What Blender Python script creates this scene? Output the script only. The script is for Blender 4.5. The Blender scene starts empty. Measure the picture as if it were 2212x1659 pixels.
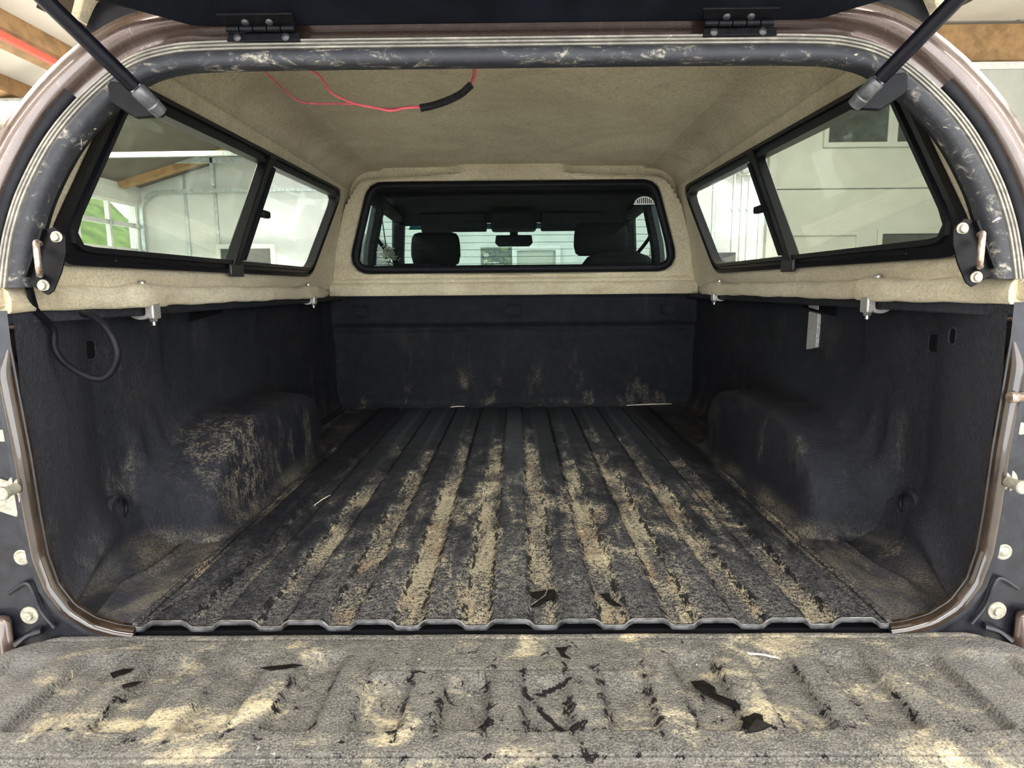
import bpy, bmesh, math, random
from mathutils import Matrix, Vector
random.seed(7)
SC = bpy.context.scene
COL = SC.collection
R = math.radians

# ------------------------------------------------------------------ camera
cam = bpy.data.cameras.new('camera'); camo = bpy.data.objects.new('camera', cam); COL.objects.link(camo)
cam.sensor_fit = 'HORIZONTAL'; cam.sensor_width = 36.0; cam.lens = 36.0 * 1400 / 2212
cam.clip_start = .02; cam.clip_end = 200
camo.matrix_world = (Matrix.Translation((.014, -1.029, .565)) @ Matrix.Rotation(R(.45), 4, 'Z')
                     @ Matrix.Rotation(R(90) - math.atan(207.5 / 1400), 4, 'X') @ Matrix.Rotation(R(-.5), 4, 'Z'))
SC.camera = camo
SC.cycles.max_bounces = 8; SC.cycles.diffuse_bounces = 4; SC.cycles.glossy_bounces = 3; SC.cycles.transparent_max_bounces = 12
SC.cycles.caustics_reflective = False; SC.cycles.caustics_refractive = False; SC.cycles.sample_clamp_indirect = 4
# ------------------------------------------------------------------ world, exposure
SC.view_settings.view_transform = 'Standard'; SC.view_settings.look = 'None'
SC.view_settings.gamma = 1; SC.view_settings.use_curve_mapping = False
SC.view_settings.exposure = 0.85
w = bpy.data.worlds.new('world'); SC.world = w; w.use_nodes = True
w.node_tree.nodes['Background'].inputs[0].default_value = (.93, .97, 1.0, 1)
w.node_tree.nodes['Background'].inputs[1].default_value = 4.1
LAMP_POWER = 215          # each shop tube pair
LAMP_COL = (1.0, .965, .90)


# ------------------------------------------------------------------ helpers
def link(o):
    COL.objects.link(o); return o

def empty(name, loc, label, cat, group=None, rz=0):
    o = bpy.data.objects.new(name, None); link(o)
    o.location = loc; o.rotation_euler = (0, 0, rz); o.empty_display_size = .05
    tag(o, label, cat, group); return o

def tag(o, label=None, cat=None, group=None, kind=None):
    if label: o['label'] = label
    if cat: o['category'] = cat
    if group: o['group'] = group
    if kind: o['kind'] = kind
    return o

class MB:
    def __init__(s): s.v = []; s.f = []
    def add(s, vs, fs):
        b = len(s.v); s.v += [tuple(p) for p in vs]; s.f += [tuple(b + i for i in f) for f in fs]; return s
    def box(s, c, d, rot=None):
        vs = [Vector((x * d[0] / 2, y * d[1] / 2, z * d[2] / 2)) for x in (-1, 1) for y in (-1, 1) for z in (-1, 1)]
        if rot is not None: vs = [rot @ v for v in vs]
        vs = [v + Vector(c) for v in vs]
        return s.add(vs, [(0, 1, 3, 2), (4, 6, 7, 5), (0, 4, 5, 1), (2, 3, 7, 6), (0, 2, 6, 4), (1, 5, 7, 3)])
    def b2(s, a, b):
        return s.box([(a[i] + b[i]) / 2 for i in range(3)], [abs(a[i] - b[i]) for i in range(3)])
    def grid(s, rows, closed=False):
        n = len(rows[0]); vs = [p for r in rows for p in r]; fs = []
        for i in range(len(rows) - 1):
            for j in range(n if closed else n - 1):
                k = (j + 1) % n
                fs.append((i * n + j, i * n + k, (i + 1) * n + k, (i + 1) * n + j))
        return s.add(vs, fs)
    def cap(s, ring):
        return s.add(ring, [tuple(range(len(ring)))])
    def tube(s, path, r, n=10, closed=False, flat=1.0, up=None, caps=True, phase=0):
        path = [Vector(p) for p in path]; m = len(path); rows = []
        nrm = None
        for i, p in enumerate(path):
            a = path[i - 1] if (i > 0 or closed) else p; b = path[(i + 1) % m] if (i < m - 1 or closed) else p
            t = (b - a).normalized()
            if up is not None: nrm = (Vector(up) - t * t.dot(Vector(up))).normalized()
            elif nrm is None:
                h = Vector((0, 0, 1)) if abs(t.z) < .9 else Vector((1, 0, 0)); nrm = (h - t * h.dot(t)).normalized()
            else: nrm = (nrm - t * nrm.dot(t)).normalized()
            bi = t.cross(nrm); rr = r[i] if isinstance(r, (list, tuple)) else r
            rows.append([p + nrm * math.cos(2 * math.pi * k / n + phase) * rr * flat + bi * math.sin(2 * math.pi * k / n + phase) * rr for k in range(n)])
        if closed: rows.append(rows[0])
        s.grid(rows, True)
        if caps and not closed: s.cap(rows[0][::-1]); s.cap(rows[-1])
        return s
    def cyl(s, a, b, r, n=14, r2=None):
        return s.tube([a, b], [r, r if r2 is None else r2], n)
    def lathe(s, o, ax, prof, n=18):          # prof: (distance along axis, radius)
        o = Vector(o); ax = Vector(ax).normalized()
        h = Vector((0, 0, 1)) if abs(ax.z) < .9 else Vector((1, 0, 0)); u = (h - ax * h.dot(ax)).normalized(); v = ax.cross(u)
        rows = [[o + ax * d + (u * math.cos(2 * math.pi * k / n) + v * math.sin(2 * math.pi * k / n)) * r for k in range(n)] for d, r in prof]
        s.grid(rows, True); s.cap(rows[0][::-1]); s.cap(rows[-1]); return s
    def prism(s, poly, f, t0, t1):            # poly 2-D, f(p, t) -> 3-D
        a = [f(p, t0) for p in poly]; b = [f(p, t1) for p in poly]
        s.cap(a[::-1]); s.cap(b); s.grid([a, b], True); return s
    def build(s, name, mat, parent=None, smooth=40, bevel=0, solid=0, mat2=None, loc=None):
        me = bpy.data.meshes.new(name); me.from_pydata(s.v, [], s.f); me.update()
        bm = bmesh.new(); bm.from_mesh(me); bmesh.ops.remove_doubles(bm, verts=bm.verts, dist=1e-6)
        bmesh.ops.recalc_face_normals(bm, faces=bm.faces)
        bm.to_mesh(me); bm.free()
        me.materials.append(mat)
        if mat2: me.materials.append(mat2)
        if smooth:
            me.shade_smooth(); me.set_sharp_from_angle(angle=R(smooth))
        o = link(bpy.data.objects.new(name, me))
        if parent is not None:
            o.parent = parent
            if parent.type == 'EMPTY' and loc is None:
                o.matrix_parent_inverse = Matrix.Translation(-parent.location)
        if loc is not None: o.location = loc
        if bevel:
            m = o.modifiers.new('bevel', 'BEVEL'); m.width = bevel; m.segments = 2; m.limit_method = 'ANGLE'; m.angle_limit = R(50)
        if solid:
            m = o.modifiers.new('solid', 'SOLIDIFY'); m.thickness = abs(solid); m.offset = 1 if solid > 0 else -1
            if mat2: m.material_offset = 1
        return o

def wear(o, f, name='wear'):
    a = o.data.attributes.new(name, 'FLOAT', 'POINT')
    for i, v in enumerate(o.data.vertices): a.data[i].value = f(v.co.x, v.co.y)
def sm(t):
    t = max(0., min(1., t)); return t * t * (3 - 2 * t)
def lerp(a, b, t): return a + (b - a) * t
def rpoly(pts, r, n=6):
    out = []; m = len(pts)
    for i in range(m):
        p = Vector(pts[i]); a = (Vector(pts[i - 1]) - p); b = (Vector(pts[(i + 1) % m]) - p)
        rr = r[i] if isinstance(r, (list, tuple)) else r
        an = a.angle(b); d = min(rr / math.tan(an / 2), a.length * .49, b.length * .49); a.normalize(); b.normalize()
        s, e = p + a * d, p + b * d
        for k in range(n + 1):
            t = k / n; out.append(tuple(s * (1 - t) ** 2 + p * 2 * t * (1 - t) + e * t * t))
    return out
def inset(pts, d):
    m = len(pts); out = []; area = sum(pts[i - 1][0] * pts[i][1] - pts[i][0] * pts[i - 1][1] for i in range(m)); sg = 1 if area > 0 else -1
    for i in range(m):
        p0, p1, p2 = Vector(pts[i - 1]), Vector(pts[i]), Vector(pts[(i + 1) % m])
        t1 = (p1 - p0).normalized(); t2 = (p2 - p1).normalized()
        n1 = Vector((-t1.y, t1.x)) * sg; n2 = Vector((-t2.y, t2.x)) * sg
        b = (n1 + n2); b = b / max(.2, b.dot(n1)); out.append(tuple(p1 + b * d))
    return out
def resample(path, n, closed=False):
    P = [Vector(p) for p in path]
    if closed: P.append(P[0])
    L = [0]
    for a, b in zip(P, P[1:]): L.append(L[-1] + (b - a).length)
    out = []; k = 0; N = n if closed else n - 1
    for i in range(n):
        d = L[-1] * i / N
        while k < len(P) - 2 and L[k + 1] < d: k += 1
        seg = max(1e-9, L[k + 1] - L[k]); out.append(P[k].lerp(P[k + 1], (d - L[k]) / seg))
    return out
def catmull(pts, n=6):
    P = [Vector(p) for p in pts]; P = [P[0] * 2 - P[1]] + P + [P[-1] * 2 - P[-2]]; out = []
    for i in range(1, len(P) - 2):
        a, b, c, d = P[i - 1:i + 3]
        for k in range(n):
            t = k / n
            out.append(.5 * ((2 * b) + (c - a) * t + (2 * a - 5 * b + 4 * c - d) * t * t + (3 * b - a - 3 * c + d) * t ** 3))
    out.append(P[-2]); return out
def ray_poly(c, d, poly):                     # 2-D: where a ray from c meets the polygon
    best = None
    for i in range(len(poly)):
        a = Vector(poly[i - 1]) - c; b = Vector(poly[i]) - c; e = b - a
        den = d.x * e.y - d.y * e.x
        if abs(den) < 1e-12: continue
        t = (a.x * e.y - a.y * e.x) / den; u = (a.x * d.y - a.y * d.x) / den
        if t > 0 and -1e-6 <= u <= 1 + 1e-6 and (best is None or t > best): best = t
    return c + d * best

# ------------------------------------------------------------------ materials
class NT:
    def __init__(s, name):
        s.m = bpy.data.materials.new(name); s.m.use_nodes = True; s.t = s.m.node_tree; s.t.nodes.clear()
        s.out = s.n('ShaderNodeOutputMaterial')
    def n(s, kind, **kw):
        nd = s.t.nodes.new(kind)
        for k, v in kw.items(): setattr(nd, k, v)
        return nd
    def set(s, sock, v):
        if hasattr(v, 'is_output') or hasattr(v, 'links'): s.t.links.new(v, sock)
        else: sock.default_value = v if not (isinstance(v, tuple) and len(v) == 3 and sock.type == 'RGBA') else v + (1,)
    def pos(s, sc=(1, 1, 1), obj=False):
        g = s.n('ShaderNodeTexCoord').outputs['Object'] if obj else s.n('ShaderNodeNewGeometry').outputs['Position']
        if sc == (1, 1, 1): return g
        m = s.n('ShaderNodeMapping'); s.set(m.inputs['Vector'], g); m.inputs['Scale'].default_value = sc; return m.outputs[0]
    def noise(s, scale, detail=4, rough=.55, vec=None, dist=0):
        nd = s.n('ShaderNodeTexNoise'); s.set(nd.inputs['Vector'], vec if vec is not None else s.pos())
        nd.inputs['Scale'].default_value = scale; nd.inputs['Detail'].default_value = detail
        nd.inputs['Roughness'].default_value = rough; nd.inputs['Distortion'].default_value = dist; return nd.outputs[0]
    def ramp(s, x, a, b, lo=0., hi=1.):
        nd = s.n('ShaderNodeMapRange', interpolation_type='SMOOTHSTEP'); s.set(nd.inputs[0], x)
        for i, v in enumerate((a, b, lo, hi)): nd.inputs[i + 1].default_value = v
        return nd.outputs[0]
    def math(s, op, a, b=0., c=None):
        nd = s.n('ShaderNodeMath', operation=op); s.set(nd.inputs[0], a); s.set(nd.inputs[1], b)
        if c is not None: s.set(nd.inputs[2], c)
        return nd.outputs[0]
    def mix(s, f, a, b):
        nd = s.n('ShaderNodeMix', data_type='RGBA'); s.set(nd.inputs[0], f); s.set(nd.inputs[6], a); s.set(nd.inputs[7], b); return nd.outputs[2]
    def sep(s, v=None):
        nd = s.n('ShaderNodeSeparateXYZ'); s.set(nd.inputs[0], v if v is not None else s.pos()); return nd.outputs
    def bump(s, h, st=.3, dist=.002, prev=None):
        nd = s.n('ShaderNodeBump'); s.set(nd.inputs['Height'], h); nd.inputs['Strength'].default_value = st; nd.inputs['Distance'].default_value = dist
        if prev is not None: s.set(nd.inputs['Normal'], prev)
        return nd.outputs[0]
    def bsdf(s, col, rough=.5, metal=0, spec=.5, coat=0, normal=None, emit=None, estr=0, sheen=0):
        b = s.n('ShaderNodeBsdfPrincipled'); s.set(b.inputs['Base Color'], col); s.set(b.inputs['Roughness'], rough)
        s.set(b.inputs['Metallic'], metal); b.inputs['Specular IOR Level'].default_value = spec
        b.inputs['Coat Weight'].default_value = coat; b.inputs['Coat Roughness'].default_value = .04; b.inputs['Sheen Weight'].default_value = sheen
        if normal is not None: s.set(b.inputs['Normal'], normal)
        if emit: s.set(b.inputs['Emission Color'], emit); b.inputs['Emission Strength'].default_value = estr
        s.t.links.new(b.outputs[0], s.out.inputs[0]); return s.m

def simple(name, col, rough=.5, metal=0, spec=.5, coat=0, var=.12, scale=30, bump=0, bscale=200, obj=False):
    t = NT(name); v = t.pos(obj=obj)
    n = t.noise(scale, 5, vec=v)
    c = t.mix(t.ramp(n, .3, .7), tuple(x * (1 - var) for x in col), tuple(min(1, x * (1 + var)) for x in col))
    nm = t.bump(t.noise(bscale, 3, vec=v), bump, .002) if bump else None
    return t.bsdf(c, rough, metal, spec, coat, nm)

def m_liner(kind):
    t = NT('bed_liner_' + kind); x, y, z = t.sep()
    grain = t.noise(420, 4, .6); mid = t.noise(26, 5); big = t.noise(3.2, 5, .6)
    base = t.mix(t.ramp(mid, .3, .75), (.0045, .0050, .0072), (.0115, .0122, .0165))
    base = t.mix(t.ramp(grain, .48, .74), base, (.021, .022, .029))
    if kind == 'floor':
        st = t.noise(1, 4, .62, t.pos((26, 2.6, 8)), .4)
        blot = t.noise(1, 4, .68, t.pos((10, 5.5, 8)), .9)
        yd = t.math('ADD', t.ramp(y, 2.1, .45, -.36, .13), t.ramp(y, .30, .0, 0., -.10))
        xd = t.ramp(t.math('ABSOLUTE', t.math('SUBTRACT', x, .08)), .20, .70, .06, -.15)
        val = t.ramp(z, .0112, .0055, -.13, .065)
        s_ = t.math('ADD', t.math('ADD', t.math('SUBTRACT', t.math('ADD', t.math('MULTIPLY', blot, 1.05), t.math('MULTIPLY', st, .65)), .35), yd), t.math('ADD', xd, val))
        amount = t.ramp(s_, .50, .90)
        speck = t.math('ADD', t.math('MULTIPLY', t.noise(330, 3, .6), .6), t.math('MULTIPLY', t.noise(120, 4, .6), .4))
        d = t.math('MULTIPLY', t.ramp(s_, .48, .70), t.ramp(t.math('ADD', speck, t.math('MULTIPLY', amount, .12)), .50, .64))
        hz = t.math('ADD', s_, t.ramp(y, .50, .0, 0., .30))
        haze = t.math('MULTIPLY', t.ramp(hz, .32, .88), t.ramp(speck, .42, .60, .03, 1.))
        col = t.mix(haze, base, (.155, .147, .140))
        tan = t.mix(t.ramp(t.noise(8, 4), .47, .68), (.38, .325, .225), (.30, .21, .13))
        tan = t.mix(t.ramp(t.noise(17, 4), .54, .72), tan, (.58, .50, .34))
        col = t.mix(t.math('MULTIPLY', d, .85), col, tan)
        at = t.n('ShaderNodeAttribute', attribute_name='wear')
        ew = t.ramp(t.math('ADD', t.noise(1, 6, .75, t.pos((80, 30, 60)), .5), t.math('MULTIPLY', at.outputs['Fac'], .17)), .655, .675)
        col = t.mix(t.math('MULTIPLY', ew, .95), col, (.005, .005, .006))
    else:
        low = t.ramp(z, .34, .0)
        scf = t.ramp(t.noise(1, 5, .7, t.pos((9, 9, 4))), .53, .75)
        dust = t.math('MULTIPLY', t.math('MULTIPLY', scf, t.ramp(t.noise(190, 4, .7), .38, .66)), t.math('ADD', t.math('MULTIPLY', low, .75), .10))
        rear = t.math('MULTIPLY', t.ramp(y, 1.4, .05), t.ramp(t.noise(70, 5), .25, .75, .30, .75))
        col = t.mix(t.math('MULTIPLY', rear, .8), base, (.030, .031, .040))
        col = t.mix(t.math('MULTIPLY', t.ramp(y, .36, .04), t.ramp(t.noise(90, 5), .2, .7, .45, .9)), col, (.052, .053, .064))  # daylight on the rear return panels, painted in as a lighter grey
        if kind == 'side':
            fl = t.math('MULTIPLY', t.ramp(z, .05, .0), t.ramp(t.noise(1, 4, .66, t.pos((9, 5, 9)), .6), .36, .70))
            fl = t.math('MULTIPLY', fl, t.ramp(t.noise(230, 5, .7), .36, .62))
            fl = t.math('MULTIPLY', fl, t.ramp(y, 1.9, .1, .12, .62))
            dust = t.math('MAXIMUM', dust, fl)
        if kind == 'side':
            vd = t.n('ShaderNodeVectorMath', operation='DISTANCE'); t.set(vd.inputs[0], t.pos((1, 1, .8))); vd.inputs[1].default_value = (-.69, .56, .11)
            pt = t.math('MULTIPLY', t.ramp(vd.outputs['Value'], .20, .06), t.ramp(t.math('ADD', t.noise(1, 5, .75, t.pos((30, 30, 24)), 0.), t.math('MULTIPLY', t.noise(240, 3, .6), .25)), .58, .70))
            dust = t.math('MAXIMUM', dust, t.math('MULTIPLY', t.math('MULTIPLY', pt, t.ramp(t.noise(150, 4, .7), .40, .64)), .62))
        col = t.mix(dust, col, (.33, .28, .20))
        sc = t.ramp(t.noise(1, 3, .8, t.pos((120, 120, 16))), .70, .78)
        col = t.mix(t.math('MULTIPLY', sc, .22), col, (.24, .24, .25))
    chip = t.ramp(t.noise(38, 6, .8, None, 1.2), .69, .70)
    col = t.mix(chip, col, (.006, .006, .007))
    nm = t.bump(t.noise(260, 3, .6), .85, .005, t.bump(mid, .35, .008))
    return t.bsdf(col, t.ramp(grain, .3, .7, .55, .75), 0, .22, 0, nm)

def m_tailgate():
    t = NT('dusty_tailgate_liner')
    grain = t.noise(330, 5, .7); mid = t.noise(42, 4, .62); big = t.noise(1, 4, .62, t.pos((7, 11, 7)), .6)
    base = t.mix(t.ramp(mid, .34, .70), (.066, .064, .064), (.155, .147, .132))
    base = t.mix(t.ramp(grain, .42, .70), base, (.265, .25, .215))
    base = t.mix(t.math('MULTIPLY', t.ramp(grain, .46, .28), .8), base, (.045, .043, .045))
    a = t.ramp(big, .47, .72)
    tan = t.mix(t.ramp(t.noise(11, 4), .45, .65), (.52, .44, .29), (.62, .545, .38))
    d = t.math('MULTIPLY', a, t.ramp(t.math('ADD', t.noise(180, 5, .7), t.math('MULTIPLY', a, .22)), .48, .70))
    col = t.mix(d, base, tan)
    br = t.ramp(t.noise(1, 6, .7, t.pos((16, 24, 10)), 1.0), .675, .70)
    col = t.mix(br, col, (.78, .70, .50))
    x, y, z = t.sep()
    ctr = t.ramp(t.math('ABSOLUTE', t.math('SUBTRACT', x, .06)), .12, .6, -.012, .05)
    at = t.n('ShaderNodeAttribute', attribute_name='wear')
    wv = t.math('MULTIPLY', at.outputs['Fac'], .10)
    col = t.mix(t.math('MULTIPLY', t.math('MULTIPLY', at.outputs['Fac'], .55), t.ramp(mid, .35, .6)), col, (.07, .066, .064))
    chip = t.ramp(t.math('ADD', t.math('SUBTRACT', t.noise(1, 6, .80, t.pos((44, 36, 30)), .6), ctr), wv), .622, .634)
    col = t.mix(chip, col, (.012, .010, .011))
    fine = t.ramp(t.noise(170, 4, .8, None, 1.), .625, .65)
    col = t.mix(fine, col, (.016, .015, .016))
    edge = t.ramp(t.math('ABSOLUTE', x), .55, .85, 0, .72)
    col = t.mix(t.math('MULTIPLY', edge, t.ramp(mid, .2, .6, .6, 1.)), col, (.17, .165, .16))
    nm = t.bump(t.noise(240, 3, .6), .9, .006, t.bump(mid, .45, .008))
    return t.bsdf(col, .85, 0, .12, 0, nm)

def m_carpet(name, k=1.0):
    t = NT(name)
    fib = t.noise(1, 4, .7, t.pos((60, 260, 260)), .8); f2 = t.noise(300, 4, .7); st = t.noise(2.6, 4, .66, None, .5); mid = t.noise(17, 5, .65, None, .6)
    a, b, c = (.50 * k, .425 * k, .285 * k), (.63 * k, .555 * k, .39 * k), (.335 * k, .245 * k, .135 * k)
    col = t.mix(t.ramp(st, .32, .66), a, b)
    col = t.mix(t.math('MULTIPLY', t.ramp(t.noise(5, 6, .7, None, 1.2), .55, .74), .55), col, c)
    col = t.mix(t.math('MULTIPLY', t.ramp(fib, .5, .75), .35), col, (.72 * k, .65 * k, .50 * k))
    col = t.mix(t.math('MULTIPLY', t.ramp(f2, .5, .25), .28), col, (.25 * k, .20 * k, .13 * k))
    col = t.mix(t.ramp(t.noise(55, 3, .6, None, 2.0), .745, .76), col, (.06, .045, .03))
    mo = t.noise(1, 5, .7, t.pos((95, 95, 140)), 1.2)
    col = t.mix(t.math('MULTIPLY', t.ramp(mo, .56, .40), .42), col, (.30 * k, .245 * k, .165 * k))
    nm = t.bump(fib, .6, .004, t.bump(mid, .45, .012, t.bump(mo, .6, .006)))
    return t.bsdf(col, .95, 0, .1, 0, nm, sheen=.15)

def m_paint():
    t = NT('brown_metallic_paint')
    fl = t.noise(900, 2); sc = t.ramp(t.noise(1, 5, .7, t.pos((70, 12, 14)), .5), .60, .74)
    col = t.mix(t.ramp(fl, .35, .65), (.072, .047, .037), (.105, .072, .058))
    col = t.mix(t.math('MULTIPLY', sc, .28), col, (.42, .36, .34))
    return t.bsdf(col, t.ramp(t.noise(30, 5), .3, .7, .22, .40), .55, .5, 1.0)

def m_seal(name, light, dirt):
    t = NT(name)
    s = t.noise(1, 6, .7, t.pos((22, 40, 40)), .9); g = t.noise(150, 4, .7)
    col = t.mix(t.ramp(s, .3, .7), tuple(.62 * q for q in light), light)
    m = t.math('MULTIPLY', t.ramp(s, .56 - dirt, .76 - dirt), t.ramp(g, .35, .6))
    col = t.mix(m, col, (.40, .355, .27))
    blob = t.ramp(t.noise(22, 5, .7, None, .9), .665, .69)
    col = t.mix(blob, col, (.62, .56, .40))
    return t.bsdf(col, .62, 0, .35, 0, t.bump(g, .25, .002))

def m_glass(name, tint, dust=.06, refl=1.0):
    t = NT(name)
    tr = t.n('ShaderNodeBsdfTransparent'); tr.inputs[0].default_value = tint + (1,)
    gl = t.n('ShaderNodeBsdfGlossy'); gl.inputs['Roughness'].default_value = .015; gl.inputs[0].default_value = (1, 1, 1, 1)
    lw = t.n('ShaderNodeLayerWeight')
    fr = t.math('ADD', t.math('MULTIPLY', t.math('POWER', lw.outputs['Facing'], 5.), .9), .035)
    mx = t.n('ShaderNodeMixShader'); t.set(mx.inputs[0], t.math('MULTIPLY', fr, refl)); t.t.links.new(tr.outputs[0], mx.inputs[1]); t.t.links.new(gl.outputs[0], mx.inputs[2])
    base_ = mx if refl > .06 else tr
    if dust <= .004:
        t.t.links.new(base_.outputs[0], t.out.inputs[0]); return t.m
    df = t.n('ShaderNodeBsdfDiffuse'); df.inputs[0].default_value = (.62, .62, .58, 1)
    streak = t.ramp(t.noise(1, 6, .72, t.pos((7, 7, 4)), 1.2), .58, .82); sp = t.ramp(t.noise(260, 2, .7), .68, .80, 0, .15) if dust > .06 else 0.
    fac = t.math('MINIMUM', t.math('MULTIPLY', t.math('ADD', t.math('ADD', streak, sp), .12), dust), .5)
    m2 = t.n('ShaderNodeMixShader'); t.set(m2.inputs[0], fac); t.t.links.new(base_.outputs[0], m2.inputs[1]); t.t.links.new(df.outputs[0], m2.inputs[2])
    t.t.links.new(m2.outputs[0], t.out.inputs[0]); return t.m

M = {}
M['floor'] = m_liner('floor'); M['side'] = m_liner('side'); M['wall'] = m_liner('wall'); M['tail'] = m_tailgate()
M['carpet'] = m_carpet('beige_carpet', 1.28); M['roofcarpet'] = m_carpet('roof_carpet', 1.32)
M['paint'] = m_paint()
M['post'] = simple('dark_brown_gloss', (.030, .019, .012), .16, .2, .5, .8, .35, 30)
M['seal'] = m_seal('ribbed_seal', (.27, .25, .215), .04); M['lip'] = m_seal('rubber_lip', (.030, .031, .036), .03)
M['rubber'] = simple('black_rubber', (.007, .007, .009), .5, 0, .13, 0, .3, 60, .1)
M['gloss'] = simple('black_gloss', (.004, .004, .007), .3, 0, .22, 0, .2, 40)
M['plastic'] = simple('black_plastic', (.014, .014, .016), .38, 0, .5, 0, .3, 90, .12, 400)
M['frame'] = simple('black_frame', (.006, .006, .008), .38, 0, .3, 0, .3, 90)
M['black_metal'] = simple('black_metal', (.004, .004, .005), .45, 0, .12, 0, .4, 80)
M['jamb'] = simple('jamb_black_paint', (.010, .010, .014), .36, 0, .35, .1, .5, 40, .2, 120)
M['alu'] = simple('cast_aluminium', (.60, .58, .53), .42, .75, .5, 0, .12, 60)
M['zinc'] = simple('zinc_steel', (.62, .62, .58), .28, .9, .5, 0, .15, 120)
M['dirtyzinc'] = simple('dirty_zinc', (.30, .28, .22), .6, .15, .5, 0, .25, 150)
M['rust'] = simple('rusty_steel', (.46, .35, .28), .38, .8, .5, 0, .35, 180)
M['lipsteel'] = simple('worn_black_steel', (.035, .034, .036), .38, .3, .5, 0, .9, 55)
M['edge'] = simple('bare_edge', (.30, .29, .28), .35, .7, .5, 0, .5, 60)
M['void'] = simple('dark_void', (.004, .004, .005), .8, 0, .1)
M['red'] = simple('red_wire', (.78, .13, .16), .4, 0, .5, 0, .1, 50)
M['darkred'] = simple('dark_red_wire', (.50, .10, .13), .45, 0, .5, 0, .2, 60)
M['side_glass'] = m_glass('tinted_side_glass', (.70, .73, .68), .10)
M['slide_glass'] = m_glass('sliding_glass', (.93, .965, .945), .02)
M['front_glass'] = m_glass('front_glass', (.72, .75, .75), .03, .05)
M['cab_glass'] = m_glass('cab_rear_glass', (.84, .90, .885), .004, .05)
M['shield'] = m_glass('windshield_glass', (.88, .985, .96), .01, .5)
M['hatch'] = simple('hatch_dark', (.003, .004, .007), .5, 0, .14, 0, .4, 12)
M['cabdark'] = simple('cab_trim_dark', (.020, .020, .023), .7, 0, .3, 0, .3, 30)
M['cabroof'] = simple('cab_headlining', (.035, .036, .038), .9, 0, .2, 0, .2, 60)
M['fabric'] = simple('seat_fabric', (.013, .014, .015), .9, 0, .2, 0, .25, 120, .3, 500)
M['white'] = simple('white_paint', (.80, .80, .77), .6, 0, .4, 0, .05, 8)
M['decal'] = simple('white_decal', (.85, .85, .83), .5)
M['wallwhite'] = simple('shop_wall_white', (.70, .715, .69), .85, 0, .2, 0, .06, 2.5, .15, 60)
M['wallcream'] = simple('shop_wall_cream', (.80, .775, .69), .85, 0, .2, 0, .05, 2, .1, 60)
M['doorwhite'] = simple('panel_door_white', (.50, .505, .45), .6, 0, .3, 0, .05, 3)
M['ceil'] = simple('ceiling_board', (.74, .70, .62), .85, 0, .2, 0, .06, 1.2)
M['timber'] = simple('timber_beam', (.34, .205, .095), .7, 0, .3, 0, .25, 6, .2, 40)
M['galv'] = simple('galvanised_steel', (.50, .54, .54), .40, .6, .5, 0, .2, 20)
M['darksteel'] = simple('dark_steel', (.07, .075, .075), .5, .5, .5, 0, .3, 30)
M['concrete'] = simple('shop_concrete', (.46, .45, .42), .7, 0, .4, 0, .15, 3, .2, 60)
M['dimglass'] = simple('dark_window_glass', (.055, .065, .058), .12, 0, .5, 0, .3, 6)
M['clear'] = m_glass('door_pane_glass', (.93, .96, .93), .02, .6)
M['redhose'] = simple('red_hose', (.70, .10, .055), .4)
M['leafy'] = simple('green_foliage', (.11, .16, .035), .8, 0, .2, 0, .5, 9, .6, 14)
M['grass'] = simple('grass_bank', (.105, .15, .045), .9, 0, .2, 0, .35, 1.6, .6, 10)
M['bark'] = simple('bark', (.16, .12, .09), .9)
M['straw'] = simple('dry_straw', (.66, .60, .46), .7)
M['deadleaf'] = simple('dead_leaf', (.007, .006, .005), .55, 0, .12, 0, .5, 120, .3, 300)
M['lamp'] = None

# ================================================================== THE SHOP (setting)
def struct(name, mb, mat, parent=None, **kw):
    o = mb.build(name, mat, parent, **kw)
    if parent is None: o['kind'] = 'structure'
    return o
GZ = -.86
def roof_z(x): return 2.75 + .29 * (x + 7.1) if x < 1.4 else 5.215
struct('floor', MB().b2((-7.3, -7, GZ - .15), (12.5, 11.9, GZ)), M['concrete'], smooth=0)
# front wall with battens
wf = struct('wall_front', MB().b2((-7.3, 11.6, GZ), (12.5, 11.8, 5.8)), M['wallwhite'], smooth=0)
for x in (-6.24, -5.67, -2.6, -1.5, 1.6, 2.6, 3.2, 3.75):
    struct('batten', MB().b2((x - .025, 11.575, GZ), (x + .025, 11.6, 3.4)), M['galv'], wf, bevel=.004)
# left wall around the overhead door (opening y 8.06..11.5, z up to 2.2)
mb = MB(); mb.b2((-7.28, -7, GZ), (-7.08, 8.06, 2.75)); mb.b2((-7.28, 8.06, 2.2), (-7.08, 11.6, 2.78)); mb.b2((-7.28, 11.5, GZ), (-7.08, 11.6, 2.2))
struct('wall_left', mb, M['wallwhite'], smooth=0)
struct('wall_right', MB().b2((12.3, -7, GZ), (12.5, 11.6, 5.8)), M['wallcream'], smooth=0)
# ceiling: rises from the left wall, level from x = 1.4
mb = MB(); prof = [(-7.3, roof_z(-7.3)), (1.4, roof_z(1.4)), (12.5, roof_z(3))]
mb.grid([[(x, y, z) for x, z in prof] for y in (-7, 11.8)]); mb.grid([[(x, y, z + .12) for x, z in prof] for y in (-7, 11.8)])
for y in (-7, 11.8): mb.grid([[(x, y, z) for x, z in prof], [(x, y, z + .12) for x, z in prof]])
struct('ceiling', mb, M['ceil'], smooth=0)
dk = simple('dark_ceiling_board', (.150, .132, .108), .85, 0, .2, 0, .12, 2)
mb = MB(); pr = [(-7.08, roof_z(-7.08) - .26), (1.4, roof_z(1.4) - .26)]
mb.grid([[(x, 8.5, z) for x, z in pr], [(x, 11.59, z) for x, z in pr], [(x, 11.59, z + .03) for x, z in pr], [(x, 8.5, z + .03) for x, z in pr], [(x, 8.5, z) for x, z in pr]])
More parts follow.
